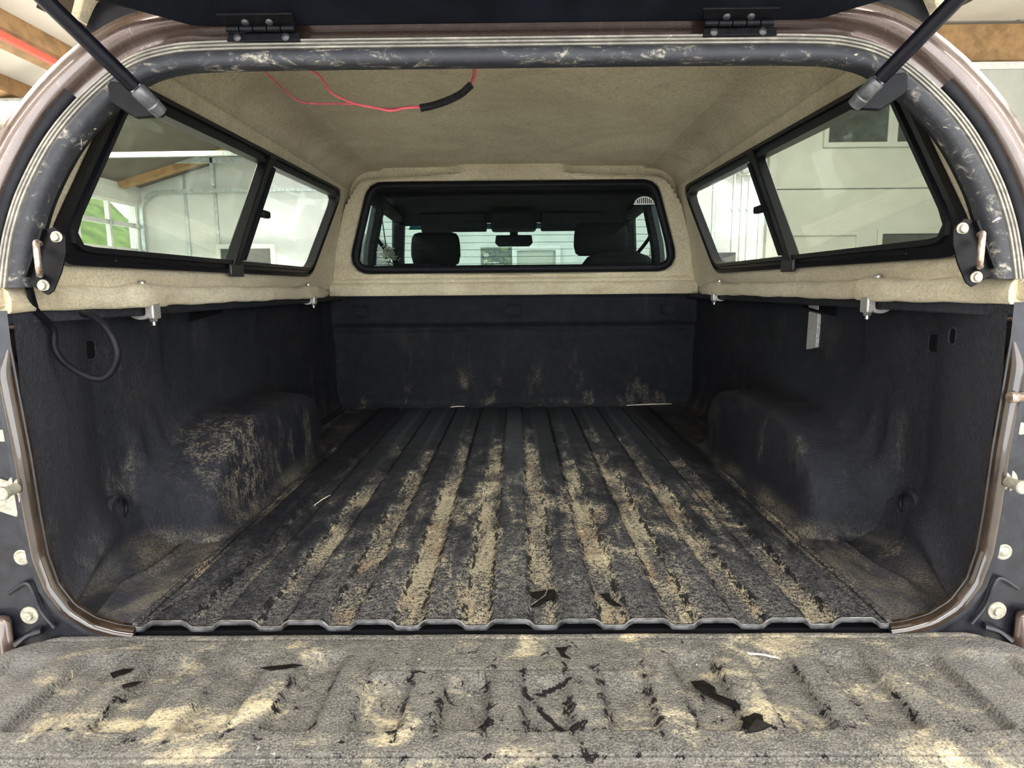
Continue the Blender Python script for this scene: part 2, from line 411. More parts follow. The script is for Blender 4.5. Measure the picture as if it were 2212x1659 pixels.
tn = 1; struct('trim_1', mb, dk, smooth=0)
# timber purlins on the slope, header beam on the front wall, sloping rafter
for xc in (-6.1, -5.2, -3.9, -2.6, -1.3, 0.0):
    tn += 1
    rot = Matrix.Rotation(-math.atan(.29), 3, 'Y')
    c = Vector((xc, .75, roof_z(xc))) + rot @ Vector((0, 0, -.11))
    struct('trim_%d' % tn, MB().box(c, (.30, 15.4, .22), rot), M['timber'], bevel=.008)
tn += 1; hd = struct('trim_%d' % tn, MB().b2((5.2, 11.42, 4.56), (12.3, 11.6, 5.16)), M['timber'], bevel=.01)
tn += 1; struct('trim_%d' % tn, MB().b2((4.6, 11.5, 4.42), (12.3, 11.62, 4.55)), M['white'], bevel=.01)
tn += 1
a, b = Vector((-7.05, 10.95, 2.45)), Vector((-.8, 10.95, 4.26)); d = (b - a)
struct('trim_%d' % tn, MB().box((a + b) / 2, (d.length, .16, .13), Matrix.Rotation(-math.atan2(d.z, d.x), 3, 'Y')), M['timber'], bevel=.008)
# overhead glazed door in the left wall
dr = struct('door_1', MB().b2((-7.20, 8.06, GZ), (-7.10, 8.12, 2.2)).b2((-7.20, 11.44, GZ), (-7.10, 11.5, 2.2)), M['white'], bevel=.005)
zs = [2.2, 1.80, 1.335, .87, .405, -.06, -.525, GZ]; ys = [8.09, 8.92, 9.78, 10.64, 11.47]
for i in range(len(zs) - 1):
    z1, z0 = zs[i], zs[i + 1]
    struct('rail', MB().b2((-7.19, 8.1, z1 - .065), (-7.12, 11.48, z1)).b2((-7.19, 8.1, z0), (-7.12, 11.48, z0 + .02)), M['white'], dr, bevel=.004)
    for j in range(4):
        y0, y1 = ys[j], ys[j + 1]
        struct('stile', MB().b2((-7.19, y1 - .045, z0), (-7.115, y1 + .02, z1 - .03)), M['white'], dr, bevel=.004)
        struct('pane', MB().b2((-7.160, y0 + .02, z0 + .02), (-7.154, y1 - .045, z1 - .065)), M['clear'], dr, smooth=0)
    if i:
        for yy in ys[1:-1]:
            struct('hinge', MB().box((-7.10, yy - .01, z1 - .03), (.03, .07, .08)), M['galv'], dr, bevel=.008)
        struct('roller', MB().cyl((-7.10, 11.36, z1 - .03), (-7.0, 11.36, z1 - .03), .025).cyl((-7.04, 11.30, z1 - .03), (-7.04, 11.42, z1 - .03), .035), M['galv'], dr)
def track(y, x1):
    p = [(-7.0, y, GZ + .02), (-7.0, y, 2.02)]
    p += [(-6.62 - .38 * math.cos(a), y, 2.02 + .38 * math.sin(a)) for a in [math.pi / 2 * k / 10 for k in range(1, 11)]]
    p += [(x1, y, 2.42)]
    m = MB(); m.tube(p, .045, 4, phase=math.pi / 4, up=(0, 1, 0)); return m
struct('track', track(11.42, -2.7), M['galv'], dr); struct('track', track(8.15, -2.7), M['galv'], dr)
struct('torsion_shaft', MB().cyl((-6.98, 8.0, 2.62), (-6.98, 11.55, 2.62), .07), M['darksteel'], dr)
struct('track_strut', MB().b2((-7.06, 10.86, 2.80), (-4.2, 10.90, 2.90)), M['galv'], dr, bevel=.005)
struct('hanger', MB().b2((-5.40, 10.86, 2.42), (-5.35, 10.90, 3.2)).b2((-3.30, 11.38, 2.42), (-3.25, 11.42, 3.8)).box((-3.45, 11.40, 2.62), (.05, .03, .5), Matrix.Rotation(R(-32), 3, 'Y')), M['galv'], dr)
def ringframe(x0, x1, z0, z1, wd, y0, y1):
    m = MB(); a = [(x0, z0), (x1, z0), (x1, z1), (x0, z1)]; b = [(x0 + wd, z0 + wd), (x1 - wd, z0 + wd), (x1 - wd, z1 - wd), (x0 + wd, z1 - wd)]
    m.grid([[(x, y1, z) for x, z in a], [(x, y0, z) for x, z in a], [(x, y0, z) for x, z in b], [(x, y1, z) for x, z in b], [(x, y1, z) for x, z in a]], True); return m
# office windows and white door in the front wall
def window(name, x0, x1, z0, z1, mull):
    o = struct(name, ringframe(x0, x1, z0, z1, .09, 11.52, 11.595), M['white'], bevel=.006)
    if mull: struct('mullion', MB().b2((mull - .04, 11.53, z0), (mull + .04, 11.61, z1)), M['white'], o, bevel=.005)
    xs = [x0 + .08] + ([mull] if mull else []) + [x1 - .08]
    for a, b in zip(xs, xs[1:]):
        struct('pane', MB().b2((a + .01, 11.572, z0 + .05), (b - .01, 11.58, z1 - .05)), M['dimglass'], o, smooth=0)
    return o
window('window_1', -5.72, -4.58, .1, 1.44, -5.42); window('window_2', -3.98, -3.2, .1, 1.22, None)
d2 = struct('door_2', ringframe(-.06, .86, GZ - .1, 1.36, .095, 11.50, 11.595), M['white'], bevel=.008)
struct('leaf', MB().b2((.03, 11.55, GZ), (.72, 11.60, 1.26)), M['doorwhite'], d2, bevel=.004)
struct('panel', MB().b2((.12, 11.53, .3), (.63, 11.56, 1.12)), M['doorwhite'], d2, bevel=.015)
struct('handle', MB().cyl((.66, 11.55, .15), (.66, 11.48, .15), .02).cyl((.66, 11.49, .15), (.55, 11.49, .15), .012), M['galv'], d2)
# large sectional panel door on the right of the front wall
d3 = struct('door_3', MB().b2((4.72, 11.46, GZ), (4.86, 11.61, 4.42)).b2((9.4, 11.46, GZ), (9.55, 11.61, 4.42)), M['doorwhite'], bevel=.008)
for z0, z1 in ((GZ, .66), (.67, 2.33), (2.35, 4.42)):
    struct('section', MB().b2((4.86, 11.52, z0), (9.4, 11.60, z1)), M['doorwhite'], d3, bevel=.012)
for x0, x1 in ((5.70, 6.96), (6.96, 8.25)):
    f = struct('window_frame', ringframe(x0, x1, 3.08, 4.2, .09, 11.47, 11.53), M['doorwhite'], d3, bevel=.008)
    struct('pane', MB().b2((x0 + .08, 11.50, 3.15), (x1 - .08, 11.515, 4.12)), M['dimglass'], d3, smooth=0)
f = struct('panel_moulding', ringframe(5.0, 6.5, .75, 1.56, .07, 11.49, 11.53), M['doorwhite'], d3, bevel=.01)
f = struct('window_frame', ringframe(6.82, 8.6, .75, 1.60, .09, 11.47, 11.53), M['doorwhite'], d3, bevel=.008)
struct('pane', MB().b2((6.90, 11.50, .82), (8.52, 11.515, 1.52)), M['dimglass'], d3, smooth=0)
# pipes, emergency light and box beside the panel door
for i, (x, z0, lab) in enumerate(((4.12, .3, 'leftmost thin grey conduit on the white wall beside the panel door'), (4.27, .3, 'conduit running straight under the twin emergency light'), (4.40, .3, 'thin conduit right of the one under the emergency light'), (4.62, .3, 'conduit running against the jamb of the panel door'))):
    m = MB(); zt = 2.585 if i in (1, 2) else 4.3; m.cyl((x, 11.57, z0), (x + .01, 11.57, zt), .022); o = m.build('conduit', M['white'])
    tag(o, lab, 'conduit', 'conduits on the front wall')
    for z in (1.0, 2.0) + ((3.0,) if zt > 3 else ()): MB().box((x, 11.575, z), (.09, .05, .03)).build('clip', M['galv'], o, bevel=.005)
el = empty('emergency_light', (4.24, 11.55, 2.62), 'twin-head emergency light high on the white wall by conduits', 'light')
MB().b2((4.17, 11.44, 2.60), (4.45, 11.599, 2.78)).build('body', M['wallcream'], el, bevel=.015)
for x in (4.10, 4.28):
    h = MB().lathe((x, 11.42, 2.70), (-.35, -1, -.2), [(0, .045), (.03, .07), (.09, .085), (.10, .07)]).build('lamp_head', M['galv'], el)
bx = MB().b2((3.55, 11.2, GZ), (4.08, 11.55, 1.18)).build('metal_cabinet', M['darksteel'], bevel=.015)
tag(bx, 'dark cabinet standing against the front wall below the emergency light', 'cabinet')
MB().b2((3.58, 11.18, GZ + .06), (4.05, 11.20, 1.14)).build('cabinet_door', M['darksteel'], bx, bevel=.006)
# poster on the front wall: woodland print with a white badge and two lines of print
t = NT('poster_print'); v = t.pos((5, 1, 7)); n1 = t.noise(1.6, 5, .7, v, 2.2); n2 = t.noise(.9, 3, .5, v)
c = t.mix(t.ramp(n1, .35, .62), (.035, .05, .055), (.17, .20, .15)); c = t.mix(t.ramp(n2, .5, .68), c, (.30, .34, .17)); c = t.mix(t.ramp(t.noise(3, 6, .7, v, 3), .60, .72), c, (.42, .44, .40))
pm = t.bsdf(c, .4)
po = MB().b2((-.66, 11.575, -.1), (-.075, 11.598, 1.33)).build('poster', pm, smooth=0); tag(po, 'dark woodland poster with white badge, left of the white door', 'poster')
def strip(pl, wd): return MB().tube([(x, 11.572, z) for x, z in pl], wd, 6)
MB().tube([(x, 11.572, z) for x, z in rpoly([(-.60, 1.17), (-.515, 1.17), (-.515, 1.215), (-.60, 1.215)], .02, 4)], .006, 6, closed=True).build('badge', M['decal'], po)
MB().b2((-.585, 11.570, 1.186), (-.53, 11.576, 1.20)).build('badge_print', M['decal'], po, smooth=0)
MB().b2((-.60, 11.570, 1.07), (-.54, 11.576, 1.085)).b2((-.565, 11.570, 1.07), (-.545, 11.576, 1.10)).build('print_line', M['decal'], po, smooth=0)
mb = MB()
for k in range(9): mb.b2((-.60 + k * .033, 11.570, 1.035 + (.008 if k % 3 else 0)), (-.575 + k * .033, 11.576, 1.05 + (.006 if k > 4 else 0)))
mb.build('print_line', M['decal'], po, smooth=0)
# wire conduit and hose along the beams
ho = MB().tube(catmull([(-5.02, -2, roof_z(-5.02) - .30), (-5.0, 4, roof_z(-5.0) - .29), (-5.02, 7, roof_z(-5.02) - .31), (-5.0, 8.4, roof_z(-5) - .30)], 8), .045, 8).build('air_hose', M['redhose'])
tag(ho, 'red air hose fixed along the underside of a brown ceiling beam', 'hose')
for i, (y, z, x0, x1) in enumerate(((11.38, 5.24, 6.0, 12.2), (11.38, 5.34, 6.0, 12.2))):
    o = MB().cyl((x0, y, z), (x1, y, z), .028).build('ceiling_conduit', M['white'])
    tag(o, ('lower' if i == 0 else 'upper') + ' of two white conduits along the top of the timber header', 'conduit', 'header conduits')
    for k in range(3): MB().box((x0 + 1 + 2 * k, y + .03, z), (.05, .10, .07)).build('clip', M['galv'], o, bevel=.006)
# fluorescent fittings: the room's own lamps
def lamp_mat():
    t = NT('fluorescent_tube'); return t.bsdf((1, 1, 1), .5, emit=(1, .97, .92), estr=9)
M['lamp'] = lamp_mat()
def fixture(loc, lab, ln=2.4, rz=0, group='fluorescent ceiling fittings', power=1.0):
    L = empty('ceiling_light', loc, lab, 'ceiling light', group, rz)
    kw = dict(parent=L, loc=(0, 0, 0))
    MB().box((0, 0, .06), (ln, .24, .05)).build('tray', M['galv'], bevel=.01, **kw)
    for s in (-.065, .065): MB().cyl((-ln / 2 + .04, s, .012), (ln / 2 - .04, s, .012), .013).build('tube', M['lamp'], **kw)
    for s in (-1, 1): MB().box((s * (ln / 2 - .02), 0, .015), (.04, .2, .045)).build('end_cap', M['white'], bevel=.006, **kw)
    for s in (-1, 1): MB().cyl((s * ln / 3, 0, .08), (s * ln / 3, 0, .55), .008).build('hanger_rod', M['galv'], **kw)
    li = bpy.data.lights.new('tube_light', 'AREA'); li.shape = 'RECTANGLE'; li.size = ln; li.size_y = .16; li.energy = LAMP_POWER * power; li.color = LAMP_COL
    lo = link(bpy.data.objects.new('tube_light', li)); lo.parent = L; lo.location = (0, 0, -.012)
    return L
fixture((-5.7, 7.05, roof_z(-5.7) - .42), 'fluorescent fitting under the left slope of the ceiling, near the red hose', 2.0)
for x, y, z, lab in ((-3.6, 1.6, 3.0, 'fluorescent fitting hanging left of the truck'), (3.8, 1.6, 3.2, 'fluorescent fitting hanging right of the truck'),
                     (-2.2, -2.6, 3.2, 'fluorescent fitting behind the truck, left of the tailgate'), (2.2, -2.6, 3.2, 'fluorescent fitting behind the truck, right of the tailgate'),
                     (-1.5, 8.6, 4.0, 'fluorescent fitting ahead of the truck, towards the poster'), (4.8, 8.8, 4.3, 'fluorescent fitting ahead of the truck, towards the panel door'),
                     (0, -5.0, 3.3, 'rearmost fluorescent fitting behind the truck')):
    fixture((x, y, z), lab, 2.4, R(90) if abs(x) > 3 and y < 5 else 0, power=.3 if y < 0 else (1.25 if y < 5 else .75))
# outdoors beyond the glazed door
mb = MB(); rows = []
for i in range(22):
    rows.append([(-9.5 - i * 1.2, 2 + j * 1.6, GZ + (0 if i < 3 else .95 * (i - 2) ** 1.02) + .25 * math.sin(i * 1.3 + j * .9)) for j in range(18)])
gb = mb.grid(rows).build('grass_bank', M['grass'], solid=-.1); tag(gb, 'bright green grass bank outside the glazed overhead door', 'grass', kind='stuff')
def bush(loc, r, h, lab, name='tree'):
    e = empty(name, loc, lab, name, 'trees outside the glazed door')
    rnd = random.Random(int(r * 100 + h * 10)); m = MB()
    for k in range(230):
        th, ph = rnd.uniform(0, 6.28), math.acos(rnd.uniform(-.7, 1)); q = rnd.uniform(.72, 1.05)
        c = Vector((math.cos(th) * math.sin(ph) * r * q, math.sin(th) * math.sin(ph) * r * q, h * .6 + math.cos(ph) * h * .45 * q))
        s = r * rnd.uniform(.12, .22); u = Vector((rnd.uniform(-1, 1), rnd.uniform(-1, 1), rnd.uniform(-1, 1))).normalized(); w_ = u.orthogonal().normalized(); x_ = u.cross(w_)
        m.add([c + w_ * s, c + x_ * s * .7, c - w_ * s, c - x_ * s * .7, c + u * s * .5, c - u * s * .5], [(0, 1, 4), (1, 2, 4), (2, 3, 4), (3, 0, 4), (1, 0, 5), (2, 1, 5), (3, 2, 5), (0, 3, 5)])
    m.build('foliage', M['leafy'], e, smooth=0, loc=(0, 0, 0)); MB().cyl((0, 0, -.3), (0, 0, h * .6), r * .12, 8, r * .07).build('trunk', M['bark'], e, loc=(0, 0, 0))
bush((-15, 13.5, 1.2), 2.0, 4.2, 'rounded yellow-green tree outside, left in the glazed door'); bush((-17, 20.5, 2.2), 2.2, 4.6, 'taller green tree outside, right in the glazed door')
for i, (x, y, lab) in enumerate(((-12, 14.2, 'white post outside, left in the glazed door panes'), (-12, 19.6, 'white post outside, right in the glazed door panes'))):
    o = MB().cyl((x, y, GZ + .3), (x, y, 3.0), .05).build('fence_post', M['white']); tag(o, lab, 'post', 'posts outside'); MB().lathe((x, y, 3.0), (0, 0, 1), [(0, .07), (.04, .06), (.07, .01)]).build('post_cap', M['white'], o)

# ================================================================== THE TRUCK
T = empty('pickup_truck', (0, 1.0, GZ), 'brown pickup truck with a black lined bed and dark cab', 'truck')
PITCH = .1165
def ribz(x):
    k = round(x / PITCH)
    if abs(k) > 5: return 0
    d = abs(x - k * PITCH); return .0115 * sm((.0425 - d) / .016)
xs = []; x = -.637
while x <= .6371: xs.append(x); x += .00364
def floor_z(x, y):
    z = ribz(x) * sm((2.005 - y) / .03)
    for yc, a in ((.78, .0022), (1.02, .003), (1.20, .0035), (1.45, .002)): z += a * math.exp(-((y - yc - .02 * math.sin(x * 7)) / .022) ** 2)
    return z + .004 * sm((y - 1.98) / .05)
ysl = [0, .01, .03, .06] + [.1 + .05 * i for i in range(13)] + [.72 + .012 * i for i in range(66)] + [1.56 + .05 * i for i in range(9)] + [1.98, 1.99, 2.0, 2.01, 2.03]
fl = MB().grid([[(x, y, floor_z(x, y)) for x in xs] for y in ysl]).build('bed_floor', M['floor'], T, smooth=60)
def rib_edge(x, y):
    k = round(x / PITCH)
    if abs(k) > 5: return 0
    d = abs(x - k * PITCH); return math.exp(-((d - .035) / .009) ** 2)
wear(fl, rib_edge)
lip = [Vector((x, -.004, floor_z(x, 0) - .004)) for x in xs[::2]]
mb = MB(); mb.grid([[(p.x, .0, p.z + .004) for p in lip], [(p.x, -.004, p.z + .0035) for p in lip], [(p.x, -.006, p.z + .001) for p in lip], [(p.x, -.006, p.z - .004) for p in lip], [(p.x, .006, p.z - .006) for p in lip]])
mb.build('floor_lip', M['lipsteel'], fl)
MB().tube([(p.x, -.0042, p.z + .0036) for p in lip], .0011, 5).build('lip_edge', M['edge'], fl)
MB().b2((-.85, .005, -.12), (.85, .05, -.012)).build('sill', M['void'], T, smooth=0)
for s in (-1, 1):
    MB().tube([(s * (.640 + .0015 * math.sin(i * .9)), .0 + 2.02 * i / 40, .003) for i in range(41)], .0052, 8, flat=.7, up=(0, 0, 1)).build('floor_seam', M['floor'], T)
    MB().tube([(s * .655, .02 + 2.0 * i / 40, -.001) for i in range(41)], .004, 6).build('seam_bead', M['side'], T)

# bed sides: one continuous pressed panel per side with the wheel house
def section(y):
    if y < .86: q = (.86 - y) / .50; h = .240 * (1 - q ** 3.4) ** .55 if q < 1 else 0
    else: q = (y - .86) / .455; h = .240 * (1 - q ** 3.6) ** .5 if q < 1 else 0
    k = 1 - h / .240; xi = .672 + .11 * k ** 2.2
    tp = sm((y - .04) / .20) * sm((.62 - y) / .25) * k
    xi -= .055 * tp
    wall = .862
    if y < .25: wall = lerp(.788, .852, y / .25)
    elif y < .29: wall = lerp(.852, .862, sm((y - .25) / .04))
    if y > 1.93: wall = lerp(.862, .85, sm((y - 1.93) / .1))
    xi = min(xi, wall - .075)
    f = .03 * k
    p = [(.637, 0), (lerp(.637, xi, .6), 0), (xi - .012, .0), (xi + .002, .010 + h * .04), (xi + .006, h * .25), (xi + .011, h * .62), (xi + .018, h * .86), (xi + .035, h * .97),
         (lerp(xi + .035, wall, .55), h + .002 + .030 * tp), (wall - .022 - .012 * tp, h + .012 + .065 * tp), (wall - .006 - .008 * tp, h + .045 + .07 * tp), (wall, h + .10 + .07 * tp), (wall, lerp(h + .1 + .07 * tp, .52, .4)), (wall, lerp(h + .1 + .07 * tp, .52, .7)), (wall - .002, .52)]
    return p
def side_point(y, x, z):
    dx = 0
    if y > .3:
        dx -= .009 * sm((z - .10) / .05) * sm((.30 - z) / .05) * (math.exp(-((y - .40) / .020) ** 2) + .8 * math.exp(-((y - .475) / .016) ** 2)) * sm((.335 - 0) / .1)
        dx -= .007 * sm((.345 - z) / .03) * sm((x - .80) / .03) * sm((y - .34) / .05)
        dx += .010 * sm((z - .36) / .02) * sm((.50 - z) / .02) * sm((y - .55) / .03) * sm((.78 - y) / .03)
        dx += .010 * sm((z - .36) / .02) * sm((.50 - z) / .02) * sm((y - 1.15) / .03) * sm((1.6 - y) / .03)
    dx -= .0035 * math.exp(-((y - .215) / .012) ** 2) * sm((z - .05) / .05)
    return x + dx, z
YS = [.0, .008, .02, .04, .06] + [.08 + .02 * i for i in range(10)] + [.27 + .01 * i for i in range(30)] + [.57 + .025 * i for i in range(24)] + [1.17 + .01 * i for i in range(24)] + [1.42 + .04 * i for i in range(13)] + [1.93, 1.97, 2.0, 2.04]
side_objs = {}
for s in (-1, 1):
    rows = []
    for y in YS:
        sec = catmull([(a, b, 0) for a, b in section(y)], 5); row = []
        for p in sec:
            xx, zz = side_point(y, p.x, p.y); row.append((s * xx, y, zz))
        rows.append(row)
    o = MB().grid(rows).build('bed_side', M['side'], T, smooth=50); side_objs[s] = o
    # stamped / cut features
    def hole(y, z, w, h, xo, rr):
        pts = rpoly([(y - w, z - h), (y + w, z - h), (y + w, z + h), (y - w, z + h)], rr, 5)
        MB().prism(pts, lambda p, t: (s * (xo + t), p[0], p[1]), -.0015, .004).build('access_hole', M['void'], o, smooth=0)
        MB().tube([(s * (xo - .001), p[0], p[1]) for p in pts], .0022, 6, closed=True).build('hole_rim', M['side'], o)
    hole(.285, .447, .019, .020, .8605, .012)
    if s > 0: hole(.197, .468, .010, .016, .8365, .010)
    for y0, y1 in ((.70, .90),):                      # stake pocket below the rail
        MB().prism([(y0, .518), (y1, .518), (y1 - .01, .500), (y0 + .005, .484)], lambda p, t: (s * (.8565 + t), p[0], p[1]), -.002, .006).build('stake_pocket', M['void'], o, smooth=0)
    # tie-down loop in its dish
    cy, cz = .30, .105
    sp = [side_point(cy, p.x, p.y) for p in catmull([(a, b, 0) for a, b in section(cy)], 12)]
    cx = min(sp, key=lambda q: abs(q[1] - cz))[0] - .004
    MB().lathe((s * (cx + .012), cy, cz), (-s, 0, 0), [(0, .030), (.006, .030), (.010, .024), (.006, .018)], 20).build('tie_down_dish', M['side'], o)
    MB().tube([(s * (cx - .004), cy + .017 * math.cos(a), cz + .020 * math.sin(a)) for a in [math.pi * (-.5 + k / 10) for k in range(11)]] , .0045, 8).build('tie_down_loop', M['rubber'], o)
t = NT('bare_metal_patch'); x_, y_, z_ = t.sep()
c = t.mix(t.ramp(t.noise(1, 5, .8, t.pos((260, 300, 520))), .52, .58), (.52, .50, .49), (.02, .02, .022))
pm = t.bsdf(c, .45, .35)
o = side_objs[1]
MB().prism(rpoly([(.793, .392), (.853, .380), (.849, .492), (.790, .487)], .006, 3), lambda p, t: (.8595 + t, p[0], p[1]), -.006, .006).build('bare_metal_strip', pm, o, bevel=.001)
MB().prism([(.790, .497), (.849, .503), (.849, .515), (.790, .512)], lambda p, t: (.8595 + t, p[0], p[1]), -.007, .006).build('bare_metal_strip', pm, o)
# front wall of the bed with its shelf groove and three oval stampings
def bw_y(z):
    y = 2.035
    y += .012 * sm((z - .36) / .012) * sm((.395 - z) / .012)
    y -= .010 * sm((z - .395) / .012)
    return y - .03 * (1 - sm(z / .035)) ** 2
zl = [0, .004, .01, .018, .028, .04] + [.06 + .05 * i for i in range(6)] + [.34 + .006 * i for i in range(14)] + [.44, .48, .51, .54]
xl = [-.87 + 1.74 * i / 80 for i in range(81)]
def bw(x, z):
    y = bw_y(z)
    for k in range(-3, 4): y += .0025 * sm((z - .08) / .03) * sm((.33 - z) / .03) * math.exp(-((x - k * .235) / .012) ** 2)
    return y - .05 * sm((abs(x) - .80) / .07) * .4
fw = MB().grid([[(x, bw(x, z), z) for x in xl] for z in zl]).build('bed_front_wall', M['wall'], T, smooth=60)
for x in (-.715, .002, .728):
    MB().tube([(p[0], 2.0235, p[1]) for p in rpoly([(x - .036, .438), (x + .036, .438), (x + .036, .486), (x - .036, .486)], .02, 6)], .0055, 8, closed=True).build('oval_stamping', M['wall'], fw)
# bed rails
for s in (-1, 1):
    MB().b2((s * .802, -.005, .512), (s * .875, 2.06, .534)).build('bed_rail', M['wall'], T, bevel=.005)
MB().b2((-.87, 2.02, .520), (.87, 2.09, .534)).build('bed_rail', M['wall'], T, bevel=.005)
# rear posts: painted edge and jamb with its fittings
JP = [(.795, .536), (.795, .48), (.790, .40), (.783, .30), (.779, .20), (.774, .13), (.762, .078), (.738, .040), (.704, .016), (.665, .004), (.637, 0)]
JP = resample([(a, b, 0) for a, b in JP], 60)
def nrm2(P):
    out = []
    for i in range(len(P)):
        a = P[max(0, i - 1)]; b = P[min(len(P) - 1, i + 1)]; t = (b - a).normalized(); out.append(Vector((-t.y, t.x, 0)))
    return out
JN = nrm2(JP)
for s in (-1, 1):
    prof = [(-.001, .004), (.002, -.008), (.005, -.012), (.008, -.0105), (.011, -.0135), (.017, -.0140), (.022, -.011)]
    rows = []
    for off, dy in prof:
        row = []
        for p, n in zip(JP, JN):
            w_ = sm((.50 - p.y) / .07); row.append((s * (p.x + n.x * off * w_), dy * w_, p.y + n.y * off * w_))
        rows.append(row)
    post = MB().grid(rows).build('post_edge', M['post'], T, smooth=70)
    rows = []
    for off, dy in ((.020, -.010), (.030, -.011), (.034, -.006), (.060, -.006), (.135, -.004)):
        rows.append([(s * (p.x + n.x * off), dy, p.y + n.y * off) for p, n in zip(JP, JN)])
    rows.insert(0, [(s * (p.x - .002), -.002, p.y) for p, n in zip(JP, JN)])
    jamb = MB().grid(rows).build('jamb', M['jamb'], T, smooth=40)
    # pocket ridge near the hinge
    rp = catmull([(.770, .004, 0), (.790, .035, 0), (.800, .072, 0), (.810, .084, 0), (.840, .066, 0)], 5)
    MB().tube([(s * v.x, -.012, v.y) for v in rp], .0035, 8).build('jamb_ridge', M['jamb'], jamb)
    MB().lathe((s * .804, -.004, .249), (0, -1, 0), [(0, .020), (.004, .020), (.006, .017), (.007, .0085), (.034, .0085), (.035, .011), (.041, .011), (.043, .009)], 18).build('striker_bolt', M['dirtyzinc'], jamb)
    if s < 0: MB().box((-.826, -.008, .232), (.05, .005, .055), Matrix.Rotation(R(20), 3, 'Y')).build('striker_bracket', M['dirtyzinc'], jamb, bevel=.002)
    MB().lathe((s * .815, -.004, .127), (0, -1, 0), [(0, .0135), (.003, .0135), (.0045, .011), (.003, .009), (.006, .004), (.007, .001)], 20).build('round_plug', M['dirtyzinc'], jamb)
    MB().lathe((s * .814, -.004, .024), (0, -1, 0), [(0, .016), (.004, .015), (.005, .008), (.009, .007), (.0095, .002)], 18).build('jamb_screw', M['dirtyzinc'], jamb)
    if s > 0: MB().lathe((.835, -.012, .388), (-1, -.15, 0), [(0, .02), (.004, .02), (.006, .008), (.034, .0075), (.036, .009), (.046, .009), (.048, .007)], 16).build('bumper_bolt', M['rust'], jamb)
    MB().lathe((s * .822, -.004, .335), (0, -1, 0), [(0, .010), (.003, .010), (.0045, .004)], 16).build('round_plug', M['dirtyzinc'], jamb)
    # body outside the bed
    mb = MB(); mb.b2((s * .905, -.012, .03), (s * .985, 2.2, .51)); mb.b2((s * .838, -.03, -.42), (s * .985, -.006, .03)); mb.build('fender', M['paint'], T, bevel=.012)
# tailgate, folded down
def tg_x(y): return .845 - .085 * max(0, 1 - (-y) / .075) ** 2.2
RECX = [(k + .5) * PITCH - .006 for k in range(-7, 7)]
def tg_z(x, y, xm):
    z = -.012
    for c in RECX:
        d = abs(x - c)
        if d < .045:
            top = -.115 if abs(c) < .27 else -.055
            e = .038
            z -= .0125 * sm((e - d) / .011) * sm((y + .252 + .02 * max(0, (d - .018) / .02) ** 2 * -.6) / .010) * sm((top - y) / .045)
    z -= .0022 * math.exp(-((y + .0235) / .0022) ** 2)
    if -.21 < x < .17: z -= .0022 * math.exp(-((y + .111) / .0025) ** 2)
    z -= .0035 * math.exp(-((y + .297) / .0028) ** 2) + .004 * sm((-.300 - y) / .004)
    z -= .0022 * math.exp(-((y + .318) / .002) ** 2)
    z -= .02 * (1 - sm(-y / .012)) ** 2
    q = (xm - abs(x)) / .03
    if q < 1: z -= .022 * (1 - q) ** 2.4
    return z + .0012 * math.sin(x * 23) * math.sin(y * 31)
yl = [-.0005, -.002, -.004, -.007, -.011, -.015, -.019] + [-.021 - .0015 * i for i in range(6)] + [-.034 - .006 * i for i in range(11)] + [-.100 - .0025 * i for i in range(20)] + [-.152 - .007 * i for i in range(12)] + [-.238 - .0025 * i for i in range(20)] + [-.289 - .0016 * i for i in range(26)] + [-.335 - .02 * i for i in range(11)]
rows = []
for y in yl:
    xm = tg_x(y); row = []
    for i in range(341):
        u = -1 + 2 * i / 340; x = u * xm; row.append((x, y, tg_z(x, y, xm)))
    rows.append(row)
tg = MB().grid(rows).build('tailgate', M['tail'], T, smooth=60)
def tg_wear(x, y):
    if not -.275 < y < -.05: return math.exp(-((y + .298) / .004) ** 2) * .9
    def sg(ax, ay, bx, by):
        t_ = max(0, min(1, ((x - ax) * (bx - ax) + (y - ay) * (by - ay)) / ((bx - ax) ** 2 + (by - ay) ** 2)))
        return math.hypot(x - ax - (bx - ax) * t_, y - ay - (by - ay) * t_)
    if min(sg(.088, -.137, .022, -.168), sg(.024, -.160, .072, -.240)) < .0042: return 2.0
    d = min(abs(abs(x - c) - .033) for c in RECX); b_ = math.exp(-((y + .249) / .006) ** 2) * .7
    return max(math.exp(-(d / .008) ** 2) * sm((-.06 - y) / .06), b_)
wear(tg, tg_wear)
mb = MB(); sil = [(-tg_x(y), y) for y in yl] ; edge = sil + [(-a, b) for a, b in sil[::-1]]
mb.grid([[(x, y, -.034) for x, y in edge], [(x * .99, y, -.085) for x, y in edge]]); mb.build('tailgate_shell', M['paint'], tg, smooth=0)
for s in (-1, 1):
    MB().tube(catmull([(s * .79, -.012, .000), (s * .812, -.018, -.006), (s * .826, -.030, -.018)], 5), .010, 8, flat=.6).build('hinge_cover', M['jamb'], tg)

